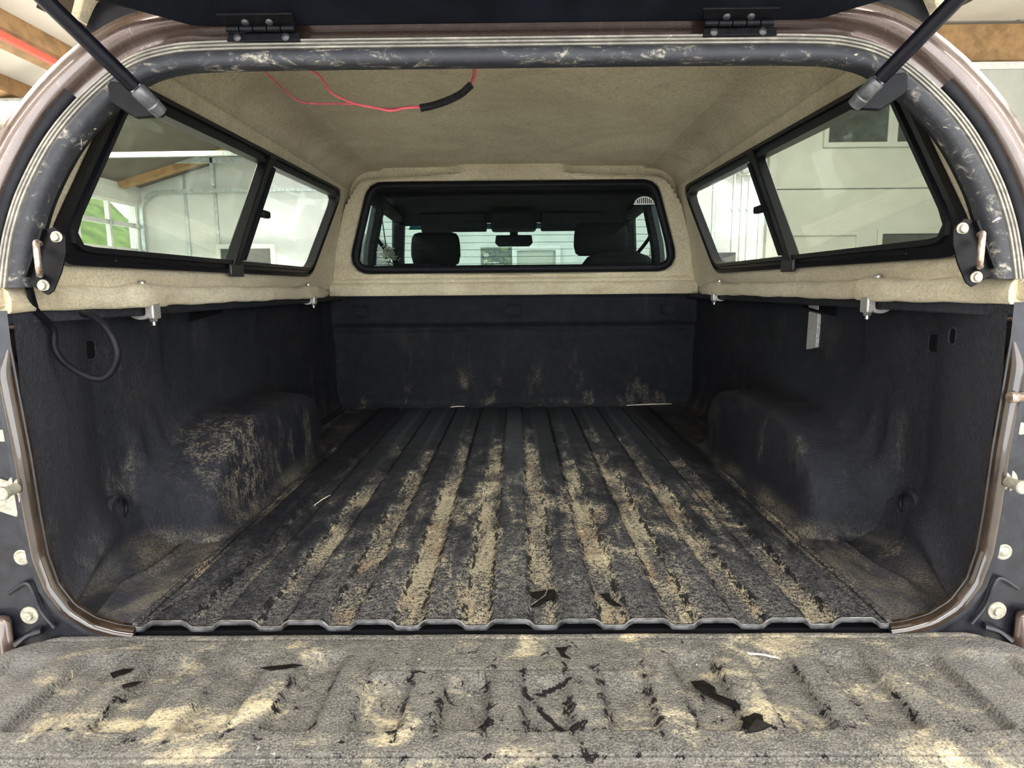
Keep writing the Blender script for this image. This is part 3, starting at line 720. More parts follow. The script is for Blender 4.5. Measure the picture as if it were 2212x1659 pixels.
# ------------------------------------------------------------------ cab, seen through the front window
cabf = rpoly([(-.78, .56), (.78, .56), (.70, 1.01), (-.70, 1.01)], .07, 8)
outer = [(-.90, .30), (.90, .30), (.80, 1.16), (-.80, 1.16)]
c0 = Vector((0, .78))
ro = [ray_poly(c0, (Vector(p) - c0), outer) for p in cabf]
mb = MB(); mb.grid([[(p[0], 2.16, p[1]) for p in cabf], [(p[0] * .5 + q.x * .5, 2.145, p[1] * .5 + q.y * .5) for p, q in zip(cabf, ro)], [(q.x, 2.16, q.y) for q in ro]], True)
cb = mb.build('cab_rear_panel', M['cabdark'], T)
MB().tube([(p[0], 2.16, p[1]) for p in cabf], .012, 8, closed=True).build('window_gasket', M['rubber'], cb)
cg = MB().prism(cabf, lambda p, t: (p[0], 2.165 + t, p[1]), 0, .004).build('cab_rear_glass', M['cab_glass'], T, smooth=0)
for k in range(11):
    z = .615 + k * .0335; hw = .76 - (z - .56) * .18 - .02
    MB().tube([(-hw, 2.163, z), (0, 2.163, z), (hw, 2.163, z)], .0009, 4).build('defroster_line', M['rubber'], cg)
# cab body: roof, header, pillars, belt line, dash
mb = MB(); mb.grid([[(x, y, z + .02 * (1 - (x / .8) ** 2)) for x in (-.80, -.62, -.3, 0, .3, .62, .80)] for y, z in ((2.15, 1.10), (2.6, 1.12), (3.2, 1.10), (3.42, 1.04), (3.50, .985))])
mb.build('cab_roof', M['cabroof'], T, solid=.03)
for s in (-1, 1):
    MB().tube([(s * .78, 3.48, 1.02), (s * .84, 3.75, .80), (s * .88, 4.0, .60)], .045, 8).build('windshield_pillar', M['cabdark'], T)
    MB().tube([(s * .76, 2.78, 1.08), (s * .83, 2.80, .80), (s * .86, 2.80, .50)], .055, 8, flat=.7).build('door_pillar', M['cabdark'], T)
    MB().b2((s * .84, 2.16, .2), (s * .92, 4.0, .635)).build('door_panel', M['cabdark'], T, bevel=.02)
    MB().tube([(s * .80, 2.2, 1.06), (s * .79, 2.8, 1.07), (s * .78, 3.45, 1.04)], .04, 8).build('roof_rail', M['cabdark'], T)
    mb = MB(); mb.grid([[(s * .885, 2.2, .63), (s * .885, 3.85, .63)], [(s * .80, 2.2, 1.05), (s * .78, 3.45, 1.03)]]); mb.build('door_glass', M['cab_glass'], T, smooth=0)
    MB().tube(catmull([(s * .79, 2.85, .97), (s * .80, 2.86, .86), (s * .72, 3.02, .72), (s * .66, 3.05, .60)], 6), .018, 6, flat=.35).build('seat_belt', M['fabric'], T)
MB().b2((-.86, 3.75, .30), (.86, 4.1, .60)).build('dashboard', M['cabdark'], T, bevel=.04)
mb = MB(); mb.grid([[(x, 4.0 - .0 * x, .58) for x in (-.88, -.4, 0, .4, .88)], [(x * .88, 3.50, 1.0) for x in (-.88, -.4, 0, .4, .88)]]); mb.build('windshield', M['shield'], T, smooth=0)
mb = MB(); mb.grid([[(x * .9, 3.515, .965) for x in (-.8, 0, .8)], [(x * .88, 3.50, 1.0) for x in (-.8, 0, .8)]])
t = NT('tint_band'); mb.build('shade_band', t.bsdf((.05, .22, .24), .4), T, solid=.004)
for s in (-1, 1):
    MB().box((s * .40, 3.40, 1.00), (.44, .02, .13), Matrix.Rotation(R(20), 3, 'X')).build('sun_visor', M['cabdark'], T, bevel=.012)
MB().box((.0, 3.36, 1.00), (.30, .16, .13)).build('overhead_console', M['cabdark'], T, bevel=.02)
mi = MB().prism(rpoly([(-.128, .868), (-.105, .845), (.105, .845), (.128, .868), (.122, .918), (-.122, .918)], .012, 4), lambda p, t: (p[0], 3.47 + t, p[1]), 0, .035).build('rear_view_mirror', M['cabdark'], T, bevel=.006)
MB().cyl((0, 3.50, .91), (0, 3.53, 1.0), .028, 10).build('mirror_stem', M['cabdark'], mi)
def headseat(x, z, w, bx, bz):
    b = MB(); rows = []
    for zz, ww, yy in ((.20, .26, 2.86), (.35, .27, 2.88), (.50, .255, 2.92), (bz - .08, .225, 2.95), (bz - .03, .185, 2.97), (bz, .11, 2.98)):
        rows.append([(bx + math.copysign(abs(math.cos(a)) ** .5, math.cos(a)) * ww, yy + math.copysign(abs(math.sin(a)) ** .6, math.sin(a)) * .075, zz) for a in [2 * math.pi * k / 24 for k in range(24)]])
    b.grid(rows, True); b.cap(rows[-1]); st = b.build('front_seat', M['fabric'], T, smooth=60)
    h = MB(); rows = []
    hw = w / 2
    for zz, f, d in ((0, .80, .035), (.015, .93, .050), (.06, 1.0, .060), (.12, .99, .058), (.165, .95, .050), (.188, .86, .038), (.197, .70, .02)):
        rows.append([(x + math.copysign(abs(math.cos(a)) ** .45, math.cos(a)) * hw * f, 3.0 + math.copysign(abs(math.sin(a)) ** .6, math.sin(a)) * d, z + zz) for a in [2 * math.pi * k / 28 for k in range(28)]])
    h.grid(rows, True); h.cap(rows[-1]); h.cap(rows[0][::-1]); h.build('headrest', M['fabric'], st, smooth=60)
    p = MB()
    for s in (-1, 1): p.cyl((x + s * .06, 3.0, z - .08), (x + s * .06, 3.0, z + .03), .007, 8)
    p.build('headrest_post', M['zinc'], st)
headseat(-.475, .705, .30, -.56, .715); headseat(.53, .755, .33, .63, .775)
MB().tube(catmull([(-.32, 3.3, .60), (-.32, 3.3, .665), (-.30, 3.3, .685), (-.22, 3.3, .685), (-.19, 3.3, .665), (-.19, 3.3, .60)], 5), .008, 8).build('grab_bar', M['cabdark'], T)

# crumpled sheets beside the cab and the tangle hanging inside
def crumple(name, x, y0, y1, z0, z1, amp, mat, lab, cat, seed):
    rnd = random.Random(seed); rows = []; n, m = 24, 44; ph = [(rnd.uniform(3, 15), rnd.uniform(3, 15), rnd.uniform(0, 6.28)) for _ in range(9)]
    for i in range(m):
        v = i / (m - 1); row = []
        for j in range(n):
            u = j / (n - 1); d = sum(abs(math.sin(a * u + b * v * 3 + c)) - .6 for a, b, c in ph) / 9
            row.append((x + d * amp, lerp(y0, y1, u), lerp(z0, z1, v)))
        rows.append(row)
    o = MB().grid(rows).build(name, mat, None, smooth=25, solid=.004); tag(o, lab, cat); return o
crumple('plastic_sheet', -1.08, 2.9, 4.6, GZ + .005, .96, .10, simple('milky_plastic', (.30, .32, .35), .35, 0, .5, 0, .2, 8), 'wrinkled grey plastic sheet hanging outside the left cab window', 'plastic sheet', 3)
crumple('reflective_sheet', 1.10, 2.9, 4.3, GZ + .005, .94, .16, simple('silver_foil', (.75, .73, .66), .25, 1.0, .5, 0, .1, 8), 'crumpled silver sheet hanging outside the right cab window', 'foil sheet', 9)
rnd = random.Random(4); m = MB()
for k in range(46):
    c = Vector((-.70 + rnd.gauss(0, .028), 2.62 + rnd.gauss(0, .02), .735 + rnd.gauss(0, .036))); q = Vector((rnd.gauss(0, 1), rnd.gauss(0, 1), rnd.gauss(0, 1))).normalized() * .022
    w_ = q.orthogonal().normalized() * .010; m.add([c - q, c + w_, c + q * 1.1 + w_ * .4, c - w_ + q * .4, c + q.cross(w_) * .6], [(0, 1, 4), (1, 2, 4), (2, 3, 4), (3, 0, 4), (0, 3, 2, 1)])
o = m.build('dried_flowers', simple('dried_petals', (.50, .48, .40), .8, 0, .3, 0, .4, 90), None, smooth=0); tag(o, 'small grey clump of dried flowers hanging inside the left cab window', 'dried flowers')
MB().cyl((-.70, 2.62, .76), (-.74, 2.66, 1.06), .003, 6).build('string', M['rubber'], o)

# ================================================================== THE CANOPY
K = empty('truck_canopy', (0, 1.0, .535), 'brown fibreglass truck canopy with beige carpet lining and open rear hatch', 'truck canopy')
def sx(y, z): return .80 + .02 * y - .2 * (z - .61)
# --- arch of the rear opening (half: x, z), on the leaning plane y = .3 (z - .57)
HA = [(.803, .572), (.803, .62), (.799, .67), (.784, .735), (.748, .818), (.694, .890), (.630, .945), (.565, .968), (.485, .9745), (.30, .976), (.12, .976)]
arch = [(-a, b, 0) for a, b in HA] + [(a, b, 0) for a, b in HA[::-1]]
arch = resample(catmull(arch, 8), 170)
AN = [-n for n in nrm2(arch)]
if AN[len(AN) // 2].y < 0: AN = [-n for n in AN]
def ry(z): return .3 * (z - .57)
def arch_rows(prof):
    rows = []
    for off, dy in prof:
        rows.append([(p.x + n.x * off, ry(p.y + n.y * off) + dy, p.y + n.y * off) for p, n in zip(arch, AN)])
    return rows
# outer painted rim: groove, flange, rounded edge, return along the sides and roof
rimp = [(-.004, .02), (0, .004), (.003, .002), (.006, .014), (.012, .022), (.024, .022), (.030, .012), (.036, .000), (.044, -.006), (.060, -.008), (.074, -.003), (.080, .008), (.083, .03), (.085, .10)]
rim = MB().grid(arch_rows(rimp)).build('rear_rim', M['paint'], K, smooth=70)
# gutter strips: black rubber lying in the groove low on both sides
n = len(arch)
for idx in (range(1, 27), range(n - 27, n - 1)):
    MB().tube([(arch[i].x + AN[i].x * .019, ry(arch[i].y) + .010, arch[i].y + AN[i].y * .019) for i in idx], .0115, 10).build('gutter_strip', M['rubber'], K)
# ribbed trim and rubber lip around the opening
MB().grid(arch_rows([(.003, .004), (.002, -.003), (.0, -.008), (-.003, -.008), (-.0042, .001), (-.0055, .001), (-.0065, -.009), (-.0095, -.009), (-.0105, .001), (-.0118, .001), (-.0128, -.009), (-.016, -.009), (-.0172, .001), (-.0185, .001)])).build('ribbed_trim', M['seal'], K, smooth=70)
MB().grid(arch_rows([(-.017, .0), (-.019, -.0085), (-.024, -.0125), (-.033, -.0125), (-.040, -.008), (-.044, .0), (-.045, .02)])).build('rubber_lip', M['lip'], K, smooth=70)
# black return behind the lip, out to the lining
RS = [(.718, 1.02), (.705, 1.055), (.672, 1.088), (.628, 1.106), (.592, 1.1085), (.576, 1.1065), (.561, 1.120), (.30, 1.122), (0, 1.123)]
def lining(y, z0=.578):
    half = [(sx(y, z0), z0)] + [(sx(y, z0 + (1.02 - z0) * k / 6), z0 + (1.02 - z0) * k / 6) for k in range(1, 6)] + [(a + .02 * y, b) for a, b in RS]
    pts = [(-a, b, 0) for a, b in half] + [(a, b, 0) for a, b in half[::-1][1:]]
    return pts
ln = resample(lining(.16), 170)
rows = arch_rows([(-.045, .02), (-.040, .035)]) + [[(p.x, .055 + .25 * max(0, p.y - .6), p.y) for p in ln]]
MB().grid(rows).build('inner_return', M['rubber'], K, smooth=60)
# --- roof lining
half = RS; xs_ = [(-a, b) for a, b in half] + [(a, b) for a, b in half[::-1][1:]]
def rx(a, y): return a + math.copysign(.02 * y, a) if a else 0
rows = []
for i in range(41):
    y = .14 + 1.99 * i / 40
    rows.append([(rx(a, y), y, b + .0025 * math.sin(a * 9 + y * 4) * math.sin(y * 3)) for a, b in xs_])
MB().grid(rows).build('roof_lining', M['roofcarpet'], K, smooth=70, solid=.015)
# outer roof skin
MB().grid([[(rx(a * 1.09, y), y, 1.035 + (b - 1.02) * 1.0 + .045 * sm((y - .1) / .5)) for a, b in xs_] for y in (.13, .25, .4, .7, 1.2, 2.08)]).build('roof_skin', M['paint'], K, smooth=60)
# --- side walls with their windows
WC = [(.088, .612), (1.645, .617), (1.935, .999), (.275, .968)]
def side_pt(s, y, z, out=0): return (s * (sx(y, z) + out), y, z - .2 * out * 0)
def loop(pts, n=120): return [(p.x, p.y) for p in resample([(a, b, 0) for a, b in pts], n, True)]
wo = loop(rpoly(WC, [.05, .11, .045, .05], 8)); wi = loop(rpoly(inset(WC, .036), [.035, .085, .03, .03], 8))
def match(a, b):            # rotate b so that it starts nearest to a[0]
    k = min(range(len(b)), key=lambda i: (b[i][0] - a[0][0]) ** 2 + (b[i][1] - a[0][1]) ** 2); return b[k:] + b[:k]
wi = match(wo, wi)
wm = [((a[0] + b[0]) / 2, (a[1] + b[1]) / 2) for a, b in zip(wo, wi)]
for s in (-1, 1):
    rect = [(.055, .562), (2.11, .562), (2.11, 1.022), (.19, 1.022)]; c = Vector((1.0, .80))
    out = [ray_poly(c, Vector(p) - c, rect) for p in wo]
    for q in rect:
        k = min(range(len(out)), key=lambda i: (out[i].x - q[0]) ** 2 + (out[i].y - q[1]) ** 2); out[k] = Vector(q)
    rows = []
    for t_ in (0, .1, .25, .4, .55, .7, .85, 1):
        row = []
        for a, b in zip(wo, out):
            y, z = lerp(a[0], b.x, t_), lerp(a[1], b.y, t_)
            bump_ = -.006 * math.exp(-((z - .600) / .006) ** 2) if z < .62 else 0
            row.append(side_pt(s, y, z, bump_ + .004 * (1 - t_)))
        rows.append(row)
    MB().grid(rows, True).build('side_lining', M['carpet'], K, smooth=60, solid=.02 * (1 if s > 0 else 1), mat2=None)
    # window unit
    W = MB()
    W.grid([[side_pt(s, y, z, .006) for y, z in wo], [side_pt(s, y, z, -.012) for y, z in wo], [side_pt(s, lerp(a[0], b[0], .30), lerp(a[1], b[1], .30), -.014) for a, b in zip(wo, wi)],
            [side_pt(s, lerp(a[0], b[0], .36), lerp(a[1], b[1], .36), -.006) for a, b in zip(wo, wi)], [side_pt(s, lerp(a[0], b[0], .62), lerp(a[1], b[1], .62), -.006) for a, b in zip(wo, wi)],
            [side_pt(s, lerp(a[0], b[0], .68), lerp(a[1], b[1], .68), -.014) for a, b in zip(wo, wi)], [side_pt(s, y, z, -.013) for y, z in wi], [side_pt(s, y, z, .020) for y, z in wi]], True)
    fr = W.build('side_window', M['frame'], K, smooth=35)
    fr['label'] = 'long black-framed sliding side window, ' + ('right' if s > 0 else 'left') + ' side'
    def pane(pts, r, out_, mat, nm):
        MB().prism(rpoly(pts, r, 6), lambda p, t: side_pt(s, p[0], p[1], out_ + t), 0, .004).build(nm, mat, fr, smooth=0)
    pane([(.105, .640), (.885, .642), (1.055, .966), (.30, .945)], [.03, .005, .005, .03], .012, M['side_glass'], 'fixed_pane')
    pane([(.855, .642), (1.632, .646), (1.895, .974), (1.03, .962)], [.005, .07, .03, .005], .004, M['slide_glass'], 'sliding_pane')
    # divider and the slider's edge frame with its latch
    MB().prism([(.838, .618), (.892, .618), (1.066, .972), (1.014, .972)], lambda p, t: side_pt(s, p[0], p[1], t), -.020, .014).build('divider', M['frame'], fr, bevel=.004)
    MB().prism(rpoly([(.895, .652), (.925, .652), (1.068, .940), (1.040, .940)], .006, 3), lambda p, t: side_pt(s, p[0], p[1], t), -.024, .006).build('slider_edge', M['rubber'], fr, bevel=.003)
    MB().box(side_pt(s, 1.01, .795, -.026), (.022, .05, .022)).build('window_latch', M['rubber'], fr, bevel=.005)
    MB().box(side_pt(s, .872, .622, -.018), (.012, .085, .036)).build('divider_foot', M['plastic'], fr, bevel=.004)
    for y, z in [(.30 + .2 * k, .624) for k in range(7)] + [(.46 + .21 * k, .963 + .003 * k) for k in range(7)]:
        p = side_pt(s, y, z, -.0045)
        MB().lathe(p, (-s, 0, -.2), [(0, .0055), (.003, .0055), (.0045, .003)], 10).build('frame_screw', M['plastic'], fr)
# --- front wall with window
fo = [(p[0], p[1]) for p in lining(2.04, .535)]
poly = fo
wf_c = [(-.772, .637), (.772, .637), (.655, 1.046), (-.655, 1.046)]
g0 = loop(rpoly(wf_c, .085, 10), 160); c = Vector((0, .83))
outp = [ray_poly(c, Vector(p) - c, poly) for p in g0]
for q in ((-sx(2.04, .535), .535), (sx(2.04, .535), .535)):
    k = min(range(len(outp)), key=lambda i: (outp[i].x - q[0]) ** 2 + (outp[i].y - q[1]) ** 2); outp[k] = Vector(q)
rows = []
for i in range(25):
    t_ = i / 24; row = []
    for a, b in zip(g0, outp):
        x, z = lerp(a[0], b.x, t_), lerp(a[1], b.y, t_)
        dist = (Vector((x, z)) - Vector(a)).length
        y = 2.058 - .030 * sm(dist / .012)
        # raised surround falls away to the wall; broad blister stays up to the roof at the middle
        if z > .70:
            edge_ = lerp(.078, .050, sm((z - .93) / .12))
            fall = sm((dist - edge_) / .016)
            if z > 1.0: fall *= sm((abs(x) - .225) / .06)
            y += .062 * fall - .018 * math.exp(-((dist - edge_) / .011) ** 2) * (fall if z > 1.0 and abs(x) < .28 else 1)
        else:
            y -= .010 * math.exp(-((z - .600) / .010) ** 2) - .008 * math.exp(-((z - .617) / .006) ** 2)
            y -= .020 * sm((.592 - z) / .012)
        row.append((x, y, z))
    rows.append(row)
MB().grid(rows, True).build('front_lining', M['carpet'], K, smooth=60)
g1 = loop(rpoly(inset(wf_c, .016), .072, 10), 120)
fwn = MB().tube([(x, 2.022, z) for x, z in g1], .0185, 14, closed=True, flat=.8, up=(0, 1, 0)).build('front_window', M['rubber'], K, smooth=60)
g2 = rpoly(inset(wf_c, .014), .074, 10)
MB().prism(g2, lambda p, t: (p[0], 2.045 + t, p[1]), 0, .005).build('front_pane', M['front_glass'], fwn, smooth=0)
# bridge decal on the glass
dm = MB(); cx, cz = .605, .942; hw, hh = .043, .031
arcp = [(cx - hw * math.cos(a), 2.0425, cz + hh * math.sin(a)) for a in [math.pi * k / 24 for k in range(25)]]
dm.tube(arcp, .0026, 4); dm.b2((cx - hw - .006, 2.041, cz - .003), (cx + hw + .006, 2.0445, cz + .001))
for k in range(-4, 5):
    xx = k * .0088; dm.b2((cx + xx - .0016, 2.0412, cz), (cx + xx + .0016, 2.0442, cz + hh * math.sqrt(max(0, 1 - (xx / hw) ** 2))))
dm.build('bridge_decal', M['decal'], fwn, smooth=0)['label'] = 'white arched bridge decal'
# --- carpeted base rails
def rail(s):
    rows = []
    N = 90
    for i in range(N + 1):
        y = .0 + 2.03 * i / N
        xi = .786 + .075 * sm((y - 1.66) / .36)
        bul = .006 * sm((y - .33) / .02) * sm((.47 - y) / .012) + .005 * sm((y - 1.46) / .02) * sm((1.62 - y) / .02)
        wav = .0012 * math.sin(y * 17) + .0009 * math.sin(y * 41 + s)
        zt = .576 + wav + bul * .7 ; zb = .532 + wav - bul * .4
        xi -= bul + wav
        sec = [(xi + .06, zb), (xi + .004, zb), (xi, zb + .005), (xi - .0015, (zt + zb) / 2), (xi + .002, zt - .010), (xi + .009, zt - .003), (xi + .018, zt), (xi + .05, zt)]
        rows.append([(s * a, y, b) for a, b in sec])
    m = MB(); m.grid(rows); m.cap(rows[0]); m.cap(rows[-1][::-1]); return m.build('base_rail', M['carpet'], K, smooth=60)
rail(-1); rail(1)
rows = []
for i in range(61):
    x = -.85 + 1.70 * i / 60; w_ = .0012 * math.sin(x * 19)
    rows.append([(x, 2.06, .533 + w_), (x, 2.000 + w_, .533), (x, 1.996 + w_, .540), (x, 1.996 + w_, .575), (x, 2.004, .590), (x, 2.03, .596 + w_)])
MB().grid(rows).build('front_rail', M['carpet'], K, smooth=60)
for s in (-1, 1):       # tan end blocks below the rubber lip
    MB().box((s * .822, -.004, .556), (.05, .03, .034)).build('rail_end', M['carpet'], K, bevel=.005)
# --- hatch, hinged at the top of the opening
ca, sa = math.cos(R(25)), math.sin(R(25))
def hp(x, s_, out_=0): return (x, .118 - s_ * ca + out_ * sa, .9965 + s_ * sa + out_ * ca)
lowe = []
for i in range(41):
    x = -.80 + 1.60 * i / 40; ax = abs(x); lowe.append((x, 0 if ax < .50 else .36 * (ax - .50) ** 1.0 * sm((ax - .48) / .10) + .8 * max(0, ax - .68) ** 1.6))
hatch_poly = lowe + [(.82, .30), (.78, .62), (.70, .68), (-.70, .68), (-.78, .62), (-.82, .30)]
ht = MB().prism(hatch_poly, lambda p, t: hp(p[0], p[1], t), 0, .03).build('rear_hatch', M['hatch'], K, smooth=0, bevel=.004)
for x0, x1 in ((-.466, -.346), (.320, .440)):
    hg = MB().add([hp(x0 - .003, .029, -.004), hp(x1 + .001, .029, -.004), hp(x1, -.004, -.004), hp(x0 + .008, -.004, -.004), hp(x0 - .003, .029, .001), hp(x1 + .001, .029, .001), hp(x1, -.004, .001), hp(x0 + .008, -.004, .001)],
                  [(0, 1, 2, 3), (7, 6, 5, 4), (0, 4, 5, 1), (1, 5, 6, 2), (2, 6, 7, 3), (3, 7, 4, 0)]).build('hinge', M['black_metal'], ht, bevel=.001)
    for k in range(5):
        a = lerp(x0 + .006, x1, k / 5); b = lerp(x0 + .006, x1, (k + 1) / 5) - .002
        MB().cyl((a, .110, .9905), (b, .110, .9905), .0052, 10).build('hinge_knuckle', M['black_metal'], ht)
    MB().prism([(x0 + .004, .972), (x1 + .006, .972), (x1 + .004, .987), (x0 + .006, .987)], lambda p, t: (p[0], ry(p[1]) - .006 + t, p[1]), -.004, .004).build('hinge_leaf', M['black_metal'], ht, bevel=.0015)
    for x in (lerp(x0, x1, .33), lerp(x0, x1, .66)):
        MB().lathe(hp(x, .013, -.004), (0, -sa, -ca), [(0, .007), (.002, .0065), (.004, .004), (.0045, .001)], 14).build('hinge_screw', M['plastic'], ht)
    for x in (x0 + .022, x1 - .018):
        MB().lathe((x, ry(.978) - .010, .978), (0, -1, .1), [(0, .007), (.002, .0065), (.004, .003)], 12).build('hinge_screw', M['plastic'], ht)
# lip strip between arch and hatch is the painted rim; gas struts with brackets
for s in (-1, 1):
    P0 = Vector((s * .553, .05, .850)); Q = Vector((s * .620, -.08, .953)); d = (Q - P0).normalized(); P1 = P0 + d * .50
    st = MB().cyl(P0 + d * .045, P0 + d * .33, .0115, 16).build('gas_strut', M['gloss'], K, smooth=60)
    MB().lathe(P0 - d * .008, d, [(0, .006), (.002, .011), (.018, .0125), (.020, .011), (.024, .0125), (.045, .0125), (.050, .009)], 16).build('end_fitting', simple('strut_end', (.09, .09, .095), .4, .4, .5, 0, .3, 90), st)
    MB().cyl(P0 + d * .33, P1, .0135, 14).build('strut_sleeve', M['rubber'], st)
    MB().tube([P0 + d * .06 + Vector((0, -.0115, 0)), P0 + d * .16 + Vector((0, -.0115, 0))], .0012, 4).build('strut_print', M['galv'], st)
    b0 = Vector((s * .575, .062, .868))
    MB().prism(rpoly([(.555, .845), (.60, .842), (.640, .868), (.640, .900), (.590, .892), (.562, .872)], .006, 3), lambda p, t: (s * p[0], .066 + t, p[1]), 0, .012).build('strut_bracket', M['black_metal'], st, bevel=.002)
    MB().cyl(P0 + Vector((0, .0, 0)), P0 + Vector((s * .01, .022, .004)), .006, 10).build('ball_stud', M['galv'], st)
    # latch striker low on the opening
    pl_ = [(.735, .664), (.722, .668), (.703, .652), (.700, .628), (.704, .596), (.714, .566), (.722, .560), (.752, .577), (.752, .590)]
    lp = MB().prism(rpoly(pl_, .004, 3), lambda p, t: (s * p[0], ry(p[1]) - .004 + t, p[1]), 0, .004).build('latch_plate', M['black_metal'], K, bevel=.001)
    MB().prism([(.733, .663), (.737, .664), (.756, .590), (.752, .588)], lambda p, t: (s * p[0], ry(p[1]) - .014 + t, p[1]), 0, .014).build('plate_flange', M['black_metal'], lp, bevel=.001)
    lo_ = catmull([(s * .732, .002, .640), (s * .722, -.018, .640), (s * .714, -.030, .632), (s * .712, -.033, .612), (s * .714, -.030, .598), (s * .722, -.018, .592), (s * .736, .000, .592)], 6)
    MB().tube(lo_, .0048, 10).build('striker_loop', M['rust'], lp)
    for x, z in ((.716, .651), (.729, .575)):
        MB().lathe((s * x, ry(z) - .004, z), (0, -1, 0), [(0, .0095), (.002, .0095), (.003, .0065), (.007, .006), (.0075, .003)], 16).build('latch_bolt', M['dirtyzinc'], lp)
MB().b2((-.240, .30, 1.098), (-.16, .36, 1.118)).build('dome_light', M['decal'], K, bevel=.006)

# ================================================================== loose things on and in the truck
# four clamps holding the canopy to the bed rail
def clamp(loc, rz, lab, proto=None):
    g = 'canopy mounting clamps'
    if proto is None:
        C_ = empty('mounting_clamp', loc, lab, 'clamp', g, rz); kw = dict(parent=C_, loc=(0, 0, 0))
        jp = [(-.002, .030), (-.002, .006), (.002, -.002), (.012, -.005), (.024, -.003), (.034, .003), (.039, .012)]
        cl = [Vector((a, 0, b)) for a, b in jp]; cl = catmull(cl, 5); rows = []
        for i, p in enumerate(cl):
            tq = (cl[min(i + 1, len(cl) - 1)] - cl[max(i - 1, 0)]).normalized(); nn = Vector((-tq.z, 0, tq.x)) * .0042
            rows.append([p + nn + Vector((0, -.016, 0)), p + nn + Vector((0, .016, 0)), p - nn + Vector((0, .016, 0)), p - nn + Vector((0, -.016, 0))])
        m = MB(); m.grid(rows, True); m.cap(rows[0][::-1]); m.cap(rows[-1]); m.build('hook', M['alu'], smooth=40, bevel=.001, **kw)
        MB().box((-.009, 0, .010), (.014, .032, .036)).build('block', M['alu'], bevel=.003, **kw)
        MB().cyl((-.006, 0, -.022), (-.006, 0, -.004), .0045, 12).build('bolt_shank', M['zinc'], **kw)
        MB().lathe((-.006, 0, -.014), (0, 0, 1), [(0, .008), (.001, .0088), (.006, .0088), (.007, .012), (.009, .012)], 6).build('nut', M['zinc'], **kw)
        MB().lathe((.012, 0, .066), (0, 0, 1), [(0, .012), (.002, .012), (.003, .008), (.008, .0078), (.010, .006)], 12).build('bolt_head', M['zinc'], **kw)
        return C_
    C_ = proto.copy(); link(C_); C_.location = loc; C_.rotation_euler = (0, 0, rz); C_['label'] = lab
    for ch in proto.children:
        c_ = ch.copy(); link(c_); c_.parent = C_
    return C_
p0 = clamp((.795, .415, .512), 0, 'silver clamp under the right carpeted rail, nearest the tailgate')
bpy.context.view_layer.update()
clamp((-.795, .405, .512), math.pi, 'silver clamp under the left carpeted rail, nearest the tailgate', p0)
clamp((.795, 1.535, .516), 0, 'small far clamp under the right rail, near the front wall', p0)
clamp((-.795, 1.55, .516), math.pi, 'small far clamp under the left rail, near the front wall', p0)
# red wires and loom hanging from the roof
wh = empty('wiring_harness', (-.25, .45, .95), 'red wires and short black corrugated loom hanging from the canopy roof', 'wiring')
MB().tube(catmull([(-.548, .42, 1.10), (-.527, .44, 1.038), (-.505, .45, 1.012), (-.480, .45, .988), (-.452, .45, .969), (-.421, .45, .965), (-.380, .45, .964), (-.340, .452, .963), (-.290, .455, .956), (-.250, .455, .954), (-.215, .45, .956), (-.180, .45, .958)], 6), .0021, 8).build('wire', M['darkred'], wh)
MB().tube(catmull([(-.462, .42, 1.10), (-.430, .45, 1.040), (-.408, .45, 1.022), (-.398, .45, 1.008), (-.385, .45, .988), (-.360, .45, .974), (-.330, .448, .962), (-.280, .446, .952), (-.258, .445, .947), (-.240, .446, .949), (-.222, .447, .953), (-.180, .45, .954)], 6), .0025, 8).build('wire', M['red'], wh)
lp_ = catmull([(-.192, .45, .953), (-.165, .45, .958), (-.132, .45, .968), (-.102, .45, .982), (-.080, .45, 1.000)], 14)
lp_ = resample(lp_, 70); MB().tube(lp_, [.0088 if i % 2 else .0074 for i in range(70)], 12).build('corrugated_loom', M['plastic'], wh, smooth=60)
for dx in (-.0022, .0022):
    MB().tube(catmull([(-.084 + dx, .45, .996), (-.076 + dx, .45, 1.010), (-.0715 + dx, .45, 1.035), (-.070 + dx, .44, 1.11)], 5), .0018, 8).build('wire', M['red'] if dx > 0 else M['darkred'], wh)
# black cable hanging below the left latch
pc = MB().tube(catmull([(-.770, .020, .572), (-.792, .06, .535), (-.796, .10, .502), (-.797, .10, .470), (-.785, .10, .445), (-.760, .10, .425), (-.735, .10, .414), (-.715, .10, .414), (-.697, .10, .430), (-.687, .10, .455), (-.690, .10, .478), (-.700, .102, .497), (-.715, .108, .512), (-.736, .118, .522), (-.765, .135, .526)], 8), .0058, 10).build('power_cable', M['rubber'], smooth=60)
tag(pc, 'black cable looping below the left latch plate inside the bed', 'cable')
# debris
def flake(name, pts, cx, cy, z, bend, lab, cat, grp, mat=None):
    m = MB(); n_ = len(pts); c_ = (0, 0, bend)
    top = [(x, y, bend * .15 * math.sin(i * 2.1) + .0016) for i, (x, y) in enumerate(pts)]; bot = [(x, y, q - .0012) for x, y, q in top]
    vs = [c_] + top + [(0, 0, bend - .0012)] + bot; fs = []
    for i in range(n_):
        j = (i + 1) % n_; fs += [(0, 1 + i, 1 + j), (n_ + 1, n_ + 2 + j, n_ + 2 + i), (1 + i, n_ + 2 + i, n_ + 2 + j, 1 + j)]
    m.add(vs, fs); o = m.build(name, mat or M['deadleaf'], smooth=30, loc=(cx, cy, z)); tag(o, lab, cat, grp); return o
G = 'dark leaf scraps'
o = flake('dead_leaf', [(-.030, -.040), (-.012, -.034), (.004, -.012), (.022, -.004), (.026, .016), (.036, .034), (.020, .030), (.004, .026), (-.022, .022), (-.030, .008), (-.014, -.004), (-.020, -.022)], .062, .088, .0035, .006, 'large torn black leaf lying on the bed floor near the rear edge', 'leaf', G)
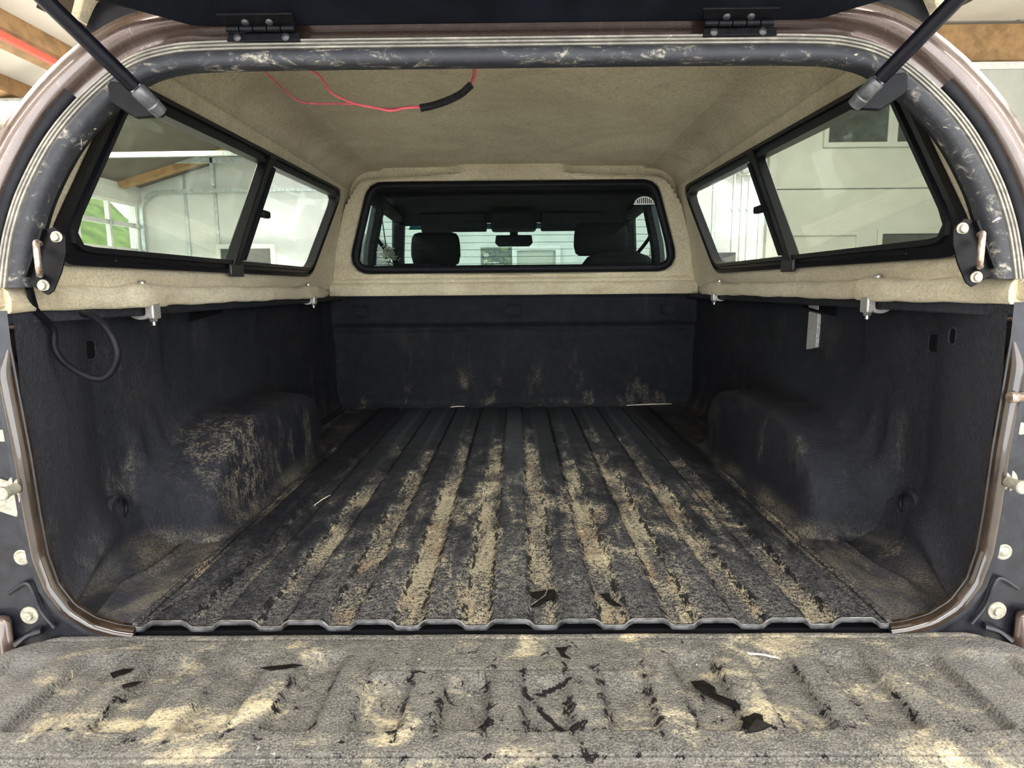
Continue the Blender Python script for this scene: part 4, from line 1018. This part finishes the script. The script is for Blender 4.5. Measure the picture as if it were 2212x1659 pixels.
MB().tube([(-.026, -.036, .004), (0, -.006, .0075), (.006, .02, .007)], .0009, 5).build('leaf_vein', M['edge'], o)
flake('dead_leaf', [(-.012, .022), (.006, .024), (.006, .004), (.014, -.012), (.022, -.026), (.006, -.022), (-.004, -.004)], .176, .078, .003, .003, 'small black scrap of leaf right of the large leaf on the bed floor', 'leaf', G)
flake('dead_leaf', [(-.030, .024), (-.010, .026), (.002, .010), (.0, -.004), (-.018, -.004), (-.026, .008)], .298, -.165, -.016, .003, 'broad brown-black leaf scrap at the upper end of the pair on the tailgate', 'leaf', G)
flake('dead_leaf', [(-.034, .024), (-.022, .026), (.006, .006), (.032, -.016), (.030, -.026), (.012, -.020), (-.016, .004)], .312, -.190, -.017, .004, 'long narrow black leaf scrap slanting across the tailgate', 'leaf', G)
flake('dead_leaf', [(-.016, .008), (.006, .020), (.016, .018), (.012, .004), (.020, -.006), (.0, -.014), (-.018, -.018), (-.012, -.004)], .328, -.240, -.012, .008, 'curled black leaf scrap at the lower end of the tailgate leaves', 'leaf', G)
flake('dead_leaf', [(-.018, .0), (-.004, .010), (.012, .012), (.010, .003), (.0, -.006), (-.006, -.012)], -.592, -.120, -.012, .004, 'small ragged black scrap far left on the tailgate', 'leaf', G)
flake('dead_leaf', [(-.012, .0), (.002, .007), (.014, .009), (.006, -.003), (-.006, -.007)], -.562, -.150, -.012, .003, 'tiny dark scrap just below the one far left on the tailgate', 'leaf', G)
flake('dead_leaf', [(-.010, .014), (.010, .016), (.006, .006), (.0, -.004), (.012, -.018), (-.002, -.010), (-.006, .004)], .083, -.070, -.0115, .003, 'small hooked black scrap near the tailgate hinge line', 'leaf', G)
flake('dead_leaf', [(-.03, .0), (-.01, .004), (.02, .010), (.034, .006), (.01, -.003), (-.012, -.006)], -.355, -.108, -.0115, .003, 'thin dark sliver left of centre on the tailgate', 'leaf', G)
GS = 'bits of straw'
for p, q, r_, lab in (((.53, 1.985, .012), (.745, 1.995, .016), .0022, 'long pale straw lying along the foot of the bed front wall'), ((.375, -.075, -.010), (.418, -.090, -.009), .0016, 'short white straw on the right of the tailgate'),
                      ((-.300, 1.975, .012), (-.235, 1.985, .013), .0018, 'short straw by the front wall on the left half of the floor'), ((-.52, .60, .006), (-.50, .68, .008), .0013, 'thin pale stalk on the left of the bed floor')):
    a = Vector(p); b = Vector(q); mid = (a + b) / 2 + Vector((0, 0, .002))
    o = MB().tube([a, a.lerp(mid, .6), mid, b.lerp(mid, .5), b], [r_ * .8, r_, r_, r_, r_ * .6], 6).build('straw', M['straw']); tag(o, lab, 'straw', GS)
